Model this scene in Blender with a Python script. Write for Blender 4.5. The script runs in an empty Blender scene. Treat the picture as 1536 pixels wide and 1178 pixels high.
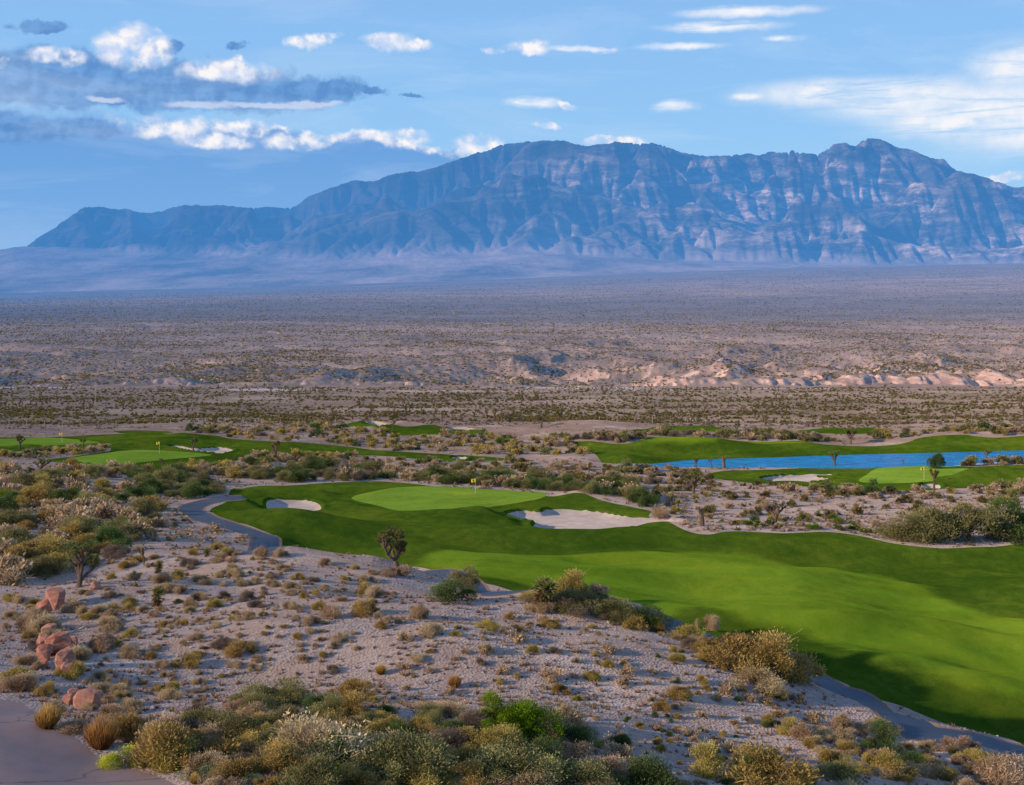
import bpy, bmesh, math, random
import numpy as np
from mathutils import Vector
R = math.radians
SC = bpy.context.scene
COL = SC.collection
F = 2110.0            # focal length, in units of the photograph's pixels
HV = 430.0            # eye level row
ZC = 60.0             # camera height above the valley datum
rng = np.random.default_rng(7)
random.seed(7)

# ------------------------------------------------------------------ noise
def _h(ix, iy, s):
    n = (ix.astype(np.int64)*374761393 + iy.astype(np.int64)*668265263 + s*974634777) & 0xffffffff
    n = ((n ^ (n >> 13))*1274126177) & 0xffffffff
    n = ((n ^ (n >> 16))*2246822519) & 0xffffffff
    return ((n ^ (n >> 15)) & 0xffffff)/float(0xffffff)
def pn(x, y, s=0):
    ix = np.floor(x); iy = np.floor(y); fx = x-ix; fy = y-iy
    u = fx*fx*fx*(fx*(fx*6-15)+10); v = fy*fy*fy*(fy*(fy*6-15)+10)
    def g(a, b):
        t = _h(ix+a, iy+b, s)*2*math.pi
        return np.cos(t)*(fx-a)+np.sin(t)*(fy-b)
    return ((g(0,0)*(1-u)+g(1,0)*u)*(1-v)+(g(0,1)*(1-u)+g(1,1)*u)*v)*1.5
def fbm(x, y, s=0, o=4, gain=.5):
    r = 0; a = 1; t = 0
    for i in range(o):
        r = r+a*pn(x*2**i, y*2**i, s+i*17); t += a; a *= gain
    return r/t
def ridged(x, y, s=0, o=4, gain=.5):
    r = 0; a = 1; t = 0
    for i in range(o):
        n = 1-np.abs(pn(x*2**i, y*2**i, s+i*13)); r = r+a*n*n; t += a; a *= gain
    return r/t
def ss(a, b, x):
    t = np.clip((x-a)/(b-a), 0, 1); return t*t*(3-2*t)

# ------------------------------------------------------------------ tags
def tag(o, label=None, cat=None, group=None, kind=None):
    if label: o['label'] = label
    if cat: o['category'] = cat
    if group: o['group'] = group
    if kind: o['kind'] = kind
    return o
def link(name, data, parent=None):
    o = bpy.data.objects.new(name, data); COL.objects.link(o)
    if parent is not None: o.parent = parent
    return o
def mesh_np(name, V, T, mat, smooth=False, attrs=None, normals=None, quads=False):
    me = bpy.data.meshes.new(name); k = 4 if quads else 3
    V = np.ascontiguousarray(V, np.float32); T = np.ascontiguousarray(T, np.int32)
    me.vertices.add(len(V)); me.vertices.foreach_set('co', V.ravel())
    me.loops.add(T.size); me.loops.foreach_set('vertex_index', T.ravel())
    me.polygons.add(len(T)); me.polygons.foreach_set('loop_start', np.arange(0, T.size, k, dtype=np.int32))
    me.update(calc_edges=True)
    me.polygons.foreach_set('use_smooth', np.full(len(T), smooth, bool))
    if attrs:
        for an, av in attrs.items():
            a = me.attributes.new(an, 'FLOAT', 'POINT'); a.data.foreach_set('value', np.ascontiguousarray(av, np.float32))
    if normals is not None:
        me.normals_split_custom_set_from_vertices(np.ascontiguousarray(normals, np.float32).tolist())
    if mat: me.materials.append(mat)
    return me

# ------------------------------------------------------------------ material helpers
class NT:
    def __init__(s, tree): s.t = tree; s.n = tree.nodes; s.l = tree.links
    def node(s, ty, **kw):
        n = s.n.new(ty)
        for k, v in kw.items(): setattr(n, k, v)
        return n
    def put(s, sock, v):
        if v is None: return
        if hasattr(v, 'is_linked') or isinstance(v, bpy.types.NodeSocket): s.l.new(v, sock)
        else:
            if isinstance(v, (tuple, list)) and len(v) == 3 and sock.type == 'RGBA': v = (*v, 1)
            sock.default_value = v
    def math(s, op, a, b=None, c=None, clamp=False):
        n = s.node('ShaderNodeMath', operation=op, use_clamp=clamp)
        s.put(n.inputs[0], a); s.put(n.inputs[1], b)
        if c is not None: s.put(n.inputs[2], c)
        return n.outputs[0]
    def vmath(s, op, a, b=None, out=0):
        n = s.node('ShaderNodeVectorMath', operation=op)
        s.put(n.inputs[0], a)
        if b is not None: s.put(n.inputs[1], b)
        return n.outputs[out]
    def noise(s, vec, scale, detail=4, rough=.55, dist=0, out=0):
        n = s.node('ShaderNodeTexNoise'); s.put(n.inputs['Vector'], vec)
        n.inputs['Scale'].default_value = scale; n.inputs['Detail'].default_value = detail
        n.inputs['Roughness'].default_value = rough; n.inputs['Distortion'].default_value = dist
        return n.outputs[out]
    def vor(s, vec, scale, out='Distance', feature='F1'):
        n = s.node('ShaderNodeTexVoronoi', feature=feature); s.put(n.inputs['Vector'], vec)
        n.inputs['Scale'].default_value = scale; return n.outputs[out]
    def mix(s, f, a, b, mode='MIX'):
        n = s.node('ShaderNodeMix', data_type='RGBA', blend_type=mode, clamp_factor=True)
        s.put(n.inputs[0], f); s.put(n.inputs[6], a); s.put(n.inputs[7], b); return n.outputs[2]
    def ramp(s, f, stops, interp='LINEAR'):
        n = s.node('ShaderNodeValToRGB'); s.put(n.inputs[0], f); cr = n.color_ramp; cr.interpolation = interp
        while len(cr.elements) < len(stops): cr.elements.new(.5)
        for e, (p, c) in zip(cr.elements, stops):
            e.position = p; e.color = (*c, 1) if len(c) == 3 else c
        return n.outputs[0]
    def mr(s, v, a, b, c=0., d=1., smooth=False):
        n = s.node('ShaderNodeMapRange'); n.clamp = True
        if smooth: n.interpolation_type = 'SMOOTHSTEP'
        s.put(n.inputs[0], v)
        for i, x in zip((1, 2, 3, 4), (a, b, c, d)): s.put(n.inputs[i], x)
        return n.outputs[0]
    def bump(s, h, strength, dist):
        n = s.node('ShaderNodeBump'); s.put(n.inputs['Height'], h)
        n.inputs['Strength'].default_value = strength; n.inputs['Distance'].default_value = dist
        return n.outputs[0]
    def scale(s, vec, sx, sy, sz):
        return s.vmath('MULTIPLY', vec, (sx, sy, sz))
def newmat(name):
    m = bpy.data.materials.new(name); m.use_nodes = True; m.node_tree.nodes.clear()
    t = NT(m.node_tree); out = t.node('ShaderNodeOutputMaterial')
    return m, t, out
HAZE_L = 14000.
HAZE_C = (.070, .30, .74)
def diffuse(t, out, col, normal=None, rough=1., haze=False, spec=None):
    if spec is None:
        b = t.node('ShaderNodeBsdfDiffuse'); t.put(b.inputs['Color'], col); b.inputs['Roughness'].default_value = rough
    else:
        b = t.node('ShaderNodeBsdfPrincipled'); t.put(b.inputs['Base Color'], col)
        b.inputs['Roughness'].default_value = rough; b.inputs['Specular IOR Level'].default_value = spec
    if normal is not None: t.put(b.inputs['Normal'], normal)
    sh = b.outputs[0]
    if haze:     # haze painted as blue glow in the surface, by place in the world
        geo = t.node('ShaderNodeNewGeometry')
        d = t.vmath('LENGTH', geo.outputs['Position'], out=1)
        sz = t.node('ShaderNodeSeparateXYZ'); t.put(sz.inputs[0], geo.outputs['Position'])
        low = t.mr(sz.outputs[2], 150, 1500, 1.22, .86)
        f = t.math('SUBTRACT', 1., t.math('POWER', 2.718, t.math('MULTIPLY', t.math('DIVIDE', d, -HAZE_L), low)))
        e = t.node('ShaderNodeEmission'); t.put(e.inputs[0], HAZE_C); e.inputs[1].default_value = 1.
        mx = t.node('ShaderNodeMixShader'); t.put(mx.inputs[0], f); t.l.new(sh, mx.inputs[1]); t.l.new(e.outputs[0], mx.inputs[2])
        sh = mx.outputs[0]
    t.l.new(sh, out.inputs[0])

# ------------------------------------------------------------------ terrain control points: (photo column, photo row, distance)
CP = []
def cp(*a): CP.extend(a)
cp((0,1178,44),(0,1100,52),(0,1045,60),(200,1178,45.5),(100,1110,51),(-300,1178,44),(-300,1040,60),(150,1050,60))
cp((400,1178,46),(700,1178,47),(1000,1178,50),(1200,1178,54),(1400,1178,60),(1536,1178,63),(1836,1178,72))
cp((300,1090,54),(500,1090,55),(750,1090,56),(950,1090,59),(1150,1090,65),(1300,1088,71),(1450,1120,67))
cp((50,990,71),(250,1000,68),(450,1000,68),(650,1010,66),(850,1010,68),(1050,1030,71),(1180,1050,73))
cp((50,930,86),(250,920,86),(450,930,82),(650,940,80),(850,945,80),(1000,970,81),(1130,1010,79))
cp((740,914,89),(850,909,91),(960,935,88),(1080,978,85),(650,900,98),(560,892,98),(1190,1015,84))
cp((100,880,108),(250,850,112),(430,832,113),(560,842,112),(620,866,106),(700,893,99),(320,838,114))
cp((430,900,128),(560,905,127),(480,880,132),(850,940,107),(960,985,100))
cp((300,832,128),(300,790,150),(250,760,168),(400,818,141),(415,802,148),(370,780,161),(320,765,172),(290,757,182),(330,747,195))
cp((100,830,125),(50,800,140),(150,760,165),(0,850,115),(-300,850,115),(0,760,165),(50,720,200),(150,700,225),(-300,760,165),(-300,700,220))
cp((220,690,255),(220,678,272),(350,685,262),(100,690,255),(60,665,310),(60,655,340),(300,655,335),(450,665,310),(-300,660,320))
cp((480,830,146),(600,830,146),(700,855,134),(760,886,121),(800,850,137),(900,885,122),(1000,925,112),(1000,850,140),(1100,830,150),(1000,812,161))
cp((1200,980,102),(1205,995,97),(1250,1042,88),(1400,1085,82),(1536,1122,78),(1836,1180,75),(1400,1000,100),(1400,950,110),(1350,1015,95))
cp((1536,900,128),(1400,860,145),(1200,880,130),(1200,806,171),(1400,822,165),(1536,816,168),(1836,900,130),(1836,1000,102),(1836,820,168))
cp((500,790,165),(650,790,165),(850,800,165),(850,770,185),(440,758,190),(600,740,205),(750,742,205),(700,765,190),(900,745,205),(600,724,222),(400,730,215))
cp((300,725,215),(500,710,235),(700,715,232),(900,720,230),(1000,770,190),(1000,740,212),(1200,770,195),(1400,770,197),(1200,740,218),(1400,740,220),(1536,740,222),(1836,740,222))
cp((1400,712,250),(1200,715,247),(1000,707,256),(1400,702,268),(1250,701,270),(1536,698,273),(1836,698,273),(1100,700,270))
cp((1000,690,285),(1200,690,285),(1400,690,285),(1536,690,285),(1000,688,288),(1300,680,297))
cp((1000,662,308),(1200,663,308),(1400,655,322),(1536,652,325),(1836,650,330),(890,668,303))
cp((800,690,280),(600,692,278),(450,690,275),(700,675,305),(500,675,305),(800,665,322))
cp((800,655,345),(880,637,370),(560,633,385),(560,652,355),(700,645,375),(1100,648,370),(1300,655,348),(300,645,380),(0,650,360),(1450,645,380))
for u in (-300, 100, 500, 900, 1300, 1836):
    cp((u,637,450),(u,612,580),(u,592,720),(u,584.5,800),(u,583,860),(u,578,930),(u,553,1200),(u,522,1600),(u,501,2000),(u,478,3000))
cp((-300,462,4500),(400,452,4500),(768,449,4500),(1100,445,4500),(1836,436,4500))
cp((-300,453,6500),(200,447,6500),(768,434,6500),(1300,420,6500),(1836,412,6500))
cp((-300,449,8000),(0,446.5,8000),(400,437,8000),(768,424,8000),(1150,408,8000),(1536,398.5,8000),(1836,395,8000))
for u in (-300, 400, 1100, 1836):
    cp((u, 430+F*15.5/25., 25.))
CPa = np.array(CP, float)
cx = CPa[:,0]/700.; cy = np.log(CPa[:,2])*1.25; cz = -(CPa[:,1]-HV)/F*CPa[:,2]
# interpolate the elevation angle (row), it varies gently
def phi(r): return r
A = phi(np.hypot(cx[:,None]-cx[None], cy[:,None]-cy[None]))
n = len(cx)
M = np.zeros((n+3, n+3)); M[:n,:n] = A; M[:n,n] = 1; M[:n,n+1] = cx; M[:n,n+2] = cy; M[n:,:n] = M[:n,n:].T
M[:n,:n] -= np.eye(n)*.004
W = np.linalg.solve(M, np.concatenate([np.sqrt(CPa[:,1]-380.), [0,0,0]]))
def base_row(u, Y):
    x = (u/700.).ravel(); y = (np.log(Y)*1.25).ravel(); r = np.empty_like(x)
    for a in range(0, len(x), 60000):
        b = a+60000
        r[a:b] = np.hypot(x[a:b,None]-cx[None], y[a:b,None]-cy[None])@W[:n] + W[n]+W[n+1]*x[a:b]+W[n+2]*y[a:b]
    return (np.clip(r, 1.5, None)**2+380.).reshape(u.shape)

# main grid: columns are photo columns, rows are distances
NU, ND = 1080, 900
US = np.linspace(-260, 1800, NU)
DS = np.concatenate([np.geomspace(33, 862, 600), np.arange(864, 1010, 1.7), np.geomspace(1011, 8800, 226)]); ND = len(DS)
# coarse evaluation then upsample (the field is smooth)
Uc = np.linspace(-260, 1800, 170); Lc = np.linspace(math.log(33), math.log(8800), 300)
RC = base_row(*np.meshgrid(Uc, np.exp(Lc)))
# soften the cones of the interpolant
for _ in range(2):
    RC[1:-1] = (RC[:-2]+2*RC[1:-1]+RC[2:])/4; RC[:,1:-1] = (RC[:,:-2]+2*RC[:,1:-1]+RC[:,2:])/4
def bil(G, fi, fj):
    i = np.clip(fi.astype(int), 0, G.shape[0]-2); j = np.clip(fj.astype(int), 0, G.shape[1]-2)
    a = np.clip(fi-i, 0, 1); b = np.clip(fj-j, 0, 1)
    return (G[i,j]*(1-a)+G[i+1,j]*a)*(1-b)+(G[i,j+1]*(1-a)+G[i+1,j+1]*a)*b
UU, YY = np.meshgrid(US, DS)
ROW = bil(RC, (np.log(YY)-Lc[0])/(Lc[1]-Lc[0]), (UU-Uc[0])/(Uc[1]-Uc[0]))
XX = (UU-768)/F*YY
ZZ = ZC-(ROW-HV)/F*YY

ZBASE = ZZ.copy(); VBASE = HV-F*(ZBASE-ZC)/YY
def mound(u, Y, rx, ry, h, rot=0):
    x = (u-768)/F*Y; c, s = math.cos(rot), math.sin(rot)
    dx = XX-x; dy = YY-Y; a = (dx*c+dy*s)/rx; b = (-dx*s+dy*c)/ry
    h = h*(1.5 if 116 < Y < 330 else 1.)
    ZZ[:] += h*np.exp(-(a*a+b*b))
for m in [(450,160,8,6,1.5),(355,178,7,7,.9),(440,202,11,4,.7),(512,190,5,4,.4),(375,188,4,4,.3),(880,205,12,4,.8),(730,180,8,5,.6),
          (1010,160,16,5,.5),(560,180,16,3,.6,.15),(700,173,22,3,.5,-.1),(1180,168,24,7,1.0),(1500,150,12,6,-.8),(1440,158,14,4,.6),
          (1340,97,7,3.5,.9),(1290,107,16,3,-.8,-.25),(1500,93,8,4,.5),(1150,118,9,4,.4),(1480,245,14,5,1.1),(1300,246,10,3,.7),(1190,252,9,3,.6),
          (900,304,18,4,1.2),(1080,303,22,4,.8),(1440,318,30,5,1.2),(560,386,12,6,1.6),(650,380,12,5,.8),(885,372,26,8,1.6),(230,330,20,5,.8),(330,300,14,4,.5),
          (720,262,30,5,.5),(620,330,24,5,.8),(250,122,10,8,.4),(60,98,8,8,.5),(1385,72,6,3,.5),
          (440,113,9,4,.55),(550,111,9,4,.6),(300,116,10,5,.5),(850,90,11,4,1.2),(960,87,7,4,.8),(640,104,5,4,.4),(500,95,12,4,-.35),(760,97,8,3,-.3),(700,74,14,4,.55),(350,76,12,5,.7),(1080,76,8,5,.6),(1000,62,9,4,-.5),(480,84,8,4,.6),(180,96,8,4,.6),(560,66,10,4,-.5),(850,66,10,3,-.4),(300,66,9,3,-.4)]:
    mound(*m)
near = 1-ss(420, 520, YY)
ZZ += near*(.26*fbm(XX/17, YY/17, 3, 2)+(1-ss(110, 135, YY))*.62*fbm(XX/11+5, YY/8, 7, 2)+.06*fbm(XX/3.2, YY/3.2, 5, 3))
ZZ += (1-near)*(1-ss(3000,6000,YY))*(.6*fbm(XX/60, YY/60, 9, 4))
# eroded badlands and washes on the far side of the valley
bad = ss(880, 980, YY)*(1-ss(1500, 2300, YY))
wx = XX+60*fbm(XX/260, YY/260, 21, 3); wy = YY+60*fbm(XX/260, YY/260, 22, 3)
rg = ridged(wx/250, wy/400, 31, 6, .56)
lat = .45+.55*ss(400, 900, UU)
ZZ += bad*lat*((rg-.62)*(36*(1-.5*ss(1100,1500,YY)))-9*(1-ridged(wx/70, wy/150, 33, 4, .55))**1.0*ss(.4,.8,fbm(wx/180, wy/260, 34, 2)+.6))
g1 = np.abs(fbm((wx*.55+wy*.9)/260, (wx*.9-wy*.55)/900, 41, 3))
ZZ -= bad*np.exp(-(g1/.045)**2)*7
gl = ss(1300,1700,YY)*(1-ss(2600,3600,YY))
g2 = np.abs(fbm(wx/700+wy/420, wy/900-wx/2400, 51, 2))
ZZ -= gl*np.exp(-(g2/.03)**2)*8
# cliff edge with short spurs at the foot of the badlands
foot = 908+46*fbm(XX/95, 0*YY, 62, 3)+22*fbm(XX/27., 0*YY, 61, 4)+12*np.abs(fbm(XX/11., YY/40, 66, 2))+4*fbm(XX/6, YY/9, 65, 3)
cl = ss(-7, 8, YY-foot)*(1-ss(60, 260, YY-foot))
ch = np.clip(.30+1.4*fbm(XX/50., 0*YY+3, 63, 3)+.30*ss(60,110,XX)*(1-ss(290,330,XX))+.45*ss(190,230,XX)*(1-ss(290,330,XX)), .0, 1.3)
ZZ += cl*ch*5.6*(1+.3*fbm(XX/14, YY/40, 64, 2))

def rowgrid(): return HV-F*(ZZ-ZC)/YY
VG = rowgrid()
def ray(u, v, VG=None):
    """where the line of sight through photo point (u, v) meets the ground"""
    if VG is None: VG = globals()['VG']
    fj = (u-US[0])/(US[1]-US[0]); j = int(min(max(fj, 0), NU-2)); b = fj-j
    col = VG[:,j]*(1-b)+VG[:,j+1]*b
    ok = np.nonzero(col <= v)[0]
    if len(ok) == 0: return DS[-1]
    i = ok[0]
    if i == 0: return DS[0]
    t = (col[i-1]-v)/max(col[i-1]-col[i], 1e-6)
    return DS[i-1]+(DS[i]-DS[i-1])*min(max(t, 0), 1)
def P(u, v, Y=None, VG=None):
    Y = Y or ray(u, v, VG); return ((u-768)/F*Y, Y)
def gidx(x, Y):
    u = 768+F*x/Y; fj = (u-US[0])/(US[1]-US[0]); fi = np.interp(Y, DS, np.arange(ND)); return fi, fj
def ground(x, Y):
    x = np.atleast_1d(np.asarray(x, float)); Y = np.atleast_1d(np.asarray(Y, float))
    fi, fj = gidx(x, Y); return bil(ZZ, fi, fj)

# ------------------------------------------------------------------ zones
def spline(pts, closed=True, k=6):
    p = np.array(pts, float); n = len(p); out = []
    for i in range(n if closed else n-1):
        a, b, c, d = [p[(i+o) % n] if closed else p[min(max(i+o, 0), n-1)] for o in (-1, 0, 1, 2)]
        for s in np.linspace(0, 1, k, endpoint=False):
            out.append(.5*((2*b)+(-a+c)*s+(2*a-5*b+4*c-d)*s*s+(-a+3*b-3*c+d)*s**3))
    if not closed: out.append(p[-1])
    return np.array(out)
def seg_dist(px, py, poly, closed=True):
    d = np.full(px.shape, 1e9); n = len(poly)
    for i in range(n if closed else n-1):
        a = poly[i]; b = poly[(i+1) % n]; ex, ey = b-a; L = ex*ex+ey*ey+1e-12
        t = np.clip(((px-a[0])*ex+(py-a[1])*ey)/L, 0, 1)
        d = np.minimum(d, (px-a[0]-t*ex)**2+(py-a[1]-t*ey)**2)
    return np.sqrt(d)
def inside(px, py, poly):
    r = np.zeros(px.shape, bool); n = len(poly)
    for i in range(n):
        a = poly[i]; b = poly[(i+1) % n]
        if a[1] == b[1]: continue
        c = ((a[1] > py) != (b[1] > py)) & (px < (b[0]-a[0])*(py-a[1])/(b[1]-a[1])+a[0]); r ^= c
    return r
def sdf_poly(px_pts, smooth=True, VG=None):
    w = np.array([P(*(tuple(p)+(None,))[:3], VG) for p in px_pts]); poly = spline(w) if smooth else w
    S = np.full(XX.shape, -50.)
    lo = poly.min(0)-14; hi = poly.max(0)+14
    m = (XX > lo[0]) & (XX < hi[0]) & (YY > lo[1]) & (YY < hi[1])
    x = XX[m]; y = YY[m]; d = seg_dist(x, y, poly); S[m] = np.where(inside(x, y, poly), d, -d)
    return S
def sdf_line(px_pts, hw):
    w = np.array([P(*p) for p in px_pts]); line = spline(w, False)
    S = np.full(XX.shape, -50.)
    lo = line.min(0)-14; hi = line.max(0)+14
    m = (XX > lo[0]) & (XX < hi[0]) & (YY > lo[1]) & (YY < hi[1])
    S[m] = hw-seg_dist(XX[m], YY[m], line, False)
    return S
Zn = {}
LAKE_Z = ZC-(690-HV)/F*285
Zn['road'] = sdf_poly([(-250,1020),(0,1049),(40,1060),(68,1076),(88,1090),(120,1112),(150,1137),(190,1150),(245,1168),(300,1195,44.),(330,1250,41.),(-250,1400,34.)])
path = [(352,745.5),(325,749),(296,757),(287,765),(305,776),(335,786),(365,795),(393,804),(399,813),(385,826),(470,870,126),(560,880,124),(640,859),(700,873),(755,888),(850,935,108),(960,940,107),(1015,941),(1110,965,99.),(1200,1000),(1240,1028),(1290,1052),(1360,1080),(1440,1105),(1536,1128),(1640,1150),(1800,1185)]
Zn['path'] = sdf_line(path, 1.35)
Zn['lake'] = sdf_poly([(905,690),(960,697),(1080,699),(1210,700),(1330,699),(1400,698),(1450,695),(1500,692),(1560,689),(1700,690),(1790,688),(1790,668,315),(1600,671),(1500,674),(1400,677.5),(1300,680.5),(1150,684),(1040,688),(980,691)])
B = {}
B['a'] = sdf_poly([(402,750),(430,748),(460,749),(479,755),(479,766),(455,770),(420,770),(402,763)], VG=VBASE)
B['b'] = sdf_poly([(760,771),(785,765),(810,767),(822,762),(860,762),(900,766),(945,774),(990,777),(1024,783),(985,789),(940,791),(905,796),(860,798),(815,795),(800,788),(803,782),(782,779)], VG=VBASE)
B['c'] = sdf_poly([(1142,717),(1165,713),(1200,711),(1245,711),(1250,714),(1222,714),(1245,718),(1215,722),(1160,722)], VG=VBASE)
B['d'] = sdf_poly([(1384,726),(1408,726),(1408,733),(1385,733)], VG=VBASE)
B['e'] = sdf_poly([(252,669),(270,668),(292,672),(330,670),(350,675),(335,679),(305,677),(280,674)], VG=VBASE)
B['f'] = sdf_poly([(553,633),(570,633),(582,637),(580,640),(560,638)], VG=VBASE)
B['g'] = sdf_poly([(670,641),(700,641),(712,643),(705,645),(680,645)], VG=VBASE)
B['h'] = sdf_poly([(678,685),(692,684),(702,686),(695,689),(680,688)], VG=VBASE)
G = {}
G['a'] = sdf_poly([(533,745),(565,737),(600,732),(660,731),(720,734),(780,737),(818,740),(812,748),(780,755),(740,763),(690,769),(640,770),(595,766),(565,759),(530,751)], VG=VBASE)
G['b'] = sdf_poly([(110,690),(150,683),(200,675),(255,676),(300,680),(318,683),(300,687),(250,692),(200,696),(150,697)], VG=VBASE)
G['c'] = sdf_poly([(1290,724),(1302,712),(1318,703),(1360,700),(1430,701),(1462,706),(1440,712),(1405,716),(1400,722),(1350,726)], VG=VBASE)
G['d'] = sdf_poly([(-200,664),(0,660),(60,657),(110,659),(150,664),(110,668),(40,671),(-200,674)], VG=VBASE)
rough = [sdf_poly(p) for p in [
    [(315,765),(340,752),(336,745),(345,737),(380,730),(440,728),(500,724),(560,722),(600,724),(680,734),(760,738),(830,735),(880,742),(920,755),(965,764),(978,768),(975,778),(1020,792),(1060,802),(1100,797),(1180,800),(1240,798),(1300,806),(1360,818),(1440,822),(1536,816),(1700,812),(1830,818,170),(1830,1200,72),(1640,1140),(1536,1118),(1440,1090),(1360,1062),(1290,1040),(1255,1020),(1205,992),(1120,965,100),(1010,938),(900,915,112),(760,884),(700,866),(620,850),(560,880,128),(470,860,130),(408,832),(415,812),(408,802),(370,787),(330,778)],
    [(70,690),(120,684),(165,676),(150,671),(60,676),(-240,678),(-240,653),(0,656),(100,655),(180,651),(240,650),(330,655),(400,662),(500,668),(560,675),(640,680),(760,688),(800,694,276),(700,692),(600,686),(500,683),(430,682),(372,682),(360,690),(290,699),(200,702),(130,698)],
    [(905,690),(890,680),(860,665),(880,662),(960,661),(1080,660),(1120,662),(1200,662),(1240,667),(1320,669),(1360,664),(1380,657),(1440,652),(1536,654),(1790,652),(1790,670),(1600,673),(1500,676),(1400,679),(1300,682),(1150,686),(1040,690),(960,696)],
    [(1060,714),(1090,706),(1170,704),(1250,700),(1300,698),(1400,697),(1460,700),(1500,698),(1600,696),(1790,694),(1790,725),(1536,728),(1440,733),(1380,736),(1290,734),(1180,728),(1120,724)],
    [(515,640),(540,631),(560,629),(580,634),(610,640),(650,637),(690,641),(730,646),(720,650),(660,652),(600,654),(585,650),(560,642)],
    [(470,641),(500,640),(512,643),(480,644)],
    [(960,644),(1060,643),(1200,646),(1320,644),(1330,648),(1200,650),(1080,648),(960,647)],
    [(170,647),(215,646),(260,649),(200,651)]]]
Zn['rough'] = np.maximum.reduce(rough)
fair = [sdf_poly(p) for p in [
    [(395,829),(500,838),(640,836),(800,832),(920,828),(1040,824),(1140,831),(1200,842),(1250,850),(1330,857),(1400,880),(1440,895),(1536,917),(1830,960,113),(1830,1130,83),(1536,1052),(1440,1030),(1360,1003),(1300,985),(1220,965),(1120,940),(1020,915),(900,896),(800,880),(700,863),(620,849),(560,860,130),(470,850,134)],
    [(900,670),(880,665),(930,662),(1070,661),(1080,663),(1000,664),(960,668)],
    [(1130,662.5),(1200,663),(1210,665),(1150,665)]]]
Zn['fair'] = np.maximum.reduce(fair)
Zn['fair'] = np.minimum(Zn['fair'], Zn['rough']-.3)

# shape the ground to its zones
def flat_on(S, wide):
    m = np.abs(S) < 2.5; Am = np.stack([XX[m], YY[m], np.ones(m.sum())], 1); c = np.linalg.lstsq(Am, ZBASE[m], rcond=None)[0]
    f = ss(-wide, -.2, S); ZZ[:] = ZZ*(1-f)+(XX*c[0]+YY*c[1]+c[2])*f
for S in B.values(): flat_on(S, 4.)
for S in G.values(): flat_on(S, 6.)
BALL = np.maximum.reduce(list(B.values())); GALL = np.maximum.reduce(list(G.values()))
turf = ss(.5, 7, Zn['rough'])*(1-ss(-5, 0, BALL))*(1-ss(-5, 1, GALL))
ZZ += turf*(1.6*fbm(XX/30+3, YY/22, 141, 2)+.55*fbm(XX/12, YY/9, 142, 2))
ZZ -= .60*ss(-.6, 1.0, BALL)+.12*ss(.5, 3., BALL)
ZZ += .22*ss(-1.6, -.3, BALL)*(1-ss(-.3, .0, BALL))
ZZ += .25*ss(-2., 2.5, GALL)
ZZ -= .03*ss(-.3, .1, Zn['path'])
lk = ss(-3.5, 2., Zn['lake']); ZZ[:] = ZZ*(1-lk)+(LAKE_Z-.35)*lk
VG = rowgrid()

# normals of the sheet
dZu = np.gradient(ZZ, axis=1); dXu = np.gradient(XX, axis=1)
dZd = np.gradient(ZZ, axis=0); dXd = np.gradient(XX, axis=0); dYd = np.gradient(YY, axis=0)
Nx = -(dZu*dYd); Ny = -(dXu*dZd-dZu*dXd); Nz = dXu*dYd
L = np.sqrt(Nx**2+Ny**2+Nz**2); SLOPE = 1-Nz/L

ids = ['road','path','edge','lake']+['B'+k for k in B]+['G'+k for k in G]+['fair','rough']
SD = [Zn['road'], Zn['path'], Zn['path']+.28, Zn['lake']]+list(B.values())+list(G.values())+[Zn['fair'], Zn['rough']]
ATT = np.stack([XX, YY, ZZ, Nx/L, Ny/L, Nz/L]+SD, -1).reshape(-1, 6+len(SD)).astype(np.float64)
idx = np.arange(ND*NU).reshape(ND, NU)
q = np.stack([idx[:-1,:-1], idx[:-1,1:], idx[1:,1:], idx[1:,:-1]], -1).reshape(-1, 4)
TR = np.concatenate([q[:,[0,1,2]], q[:,[0,2,3]]])
extra = []; NV = [len(ATT)]
def clip(T, A, k):
    """split triangles T at the zero line of attribute k: (inside, outside, A grown)"""
    s = A[:,k]; S = s[T] > 0; c = S.sum(1)
    ins = [T[c == 3]]; outs = [T[c == 0]]
    for want, dst1, dst2 in ((1, ins, outs), (2, outs, ins)):
        t = T[c == want]; m = S[c == want]
        if want == 2: m = ~m
        if len(t) == 0: continue
        r = m.argmax(1); t = np.stack([t[np.arange(len(t)), (r+o) % 3] for o in range(3)], 1)
        a, b, c2 = t.T
        e1 = s[a]/(s[a]-s[b]); e2 = s[a]/(s[a]-s[c2])
        p = A[a]+(A[b]-A[a])*e1[:,None]; q2 = A[a]+(A[c2]-A[a])*e2[:,None]
        n0 = len(A); A = np.concatenate([A, p, q2]); s = A[:,k]
        ip = n0+np.arange(len(t)); iq = ip+len(t)
        dst1.append(np.stack([a, ip, iq], 1))
        dst2.append(np.stack([ip, b, c2], 1)); dst2.append(np.stack([ip, c2, iq], 1))
    return np.concatenate(ins), np.concatenate(outs), A
pieces = {}
rest = TR; A = ATT
for k, name in enumerate(ids):
    s = A[:,6+k]; mx = s[rest].max(1); cand = rest[mx > 0]; keep = rest[mx <= 0]
    i, o, A = clip(cand, A, 6+k); pieces[name] = i; rest = np.concatenate([keep, o])
pieces['ground'] = rest
def sheet(name, key, mat, zc=None, attr=None):
    T = pieces[key]; u, inv = np.unique(T, return_inverse=True); V = A[u][:,:3].copy()
    if zc is not None: V[:,2] = zc
    me = mesh_np(name, V, inv.reshape(-1, 3), mat, True, {'fairway_edge': A[u][:,6+attr]} if attr is not None else None, normals=None if zc is not None else A[u][:,3:6])
    return tag(link(name, me), kind='structure')

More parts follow.
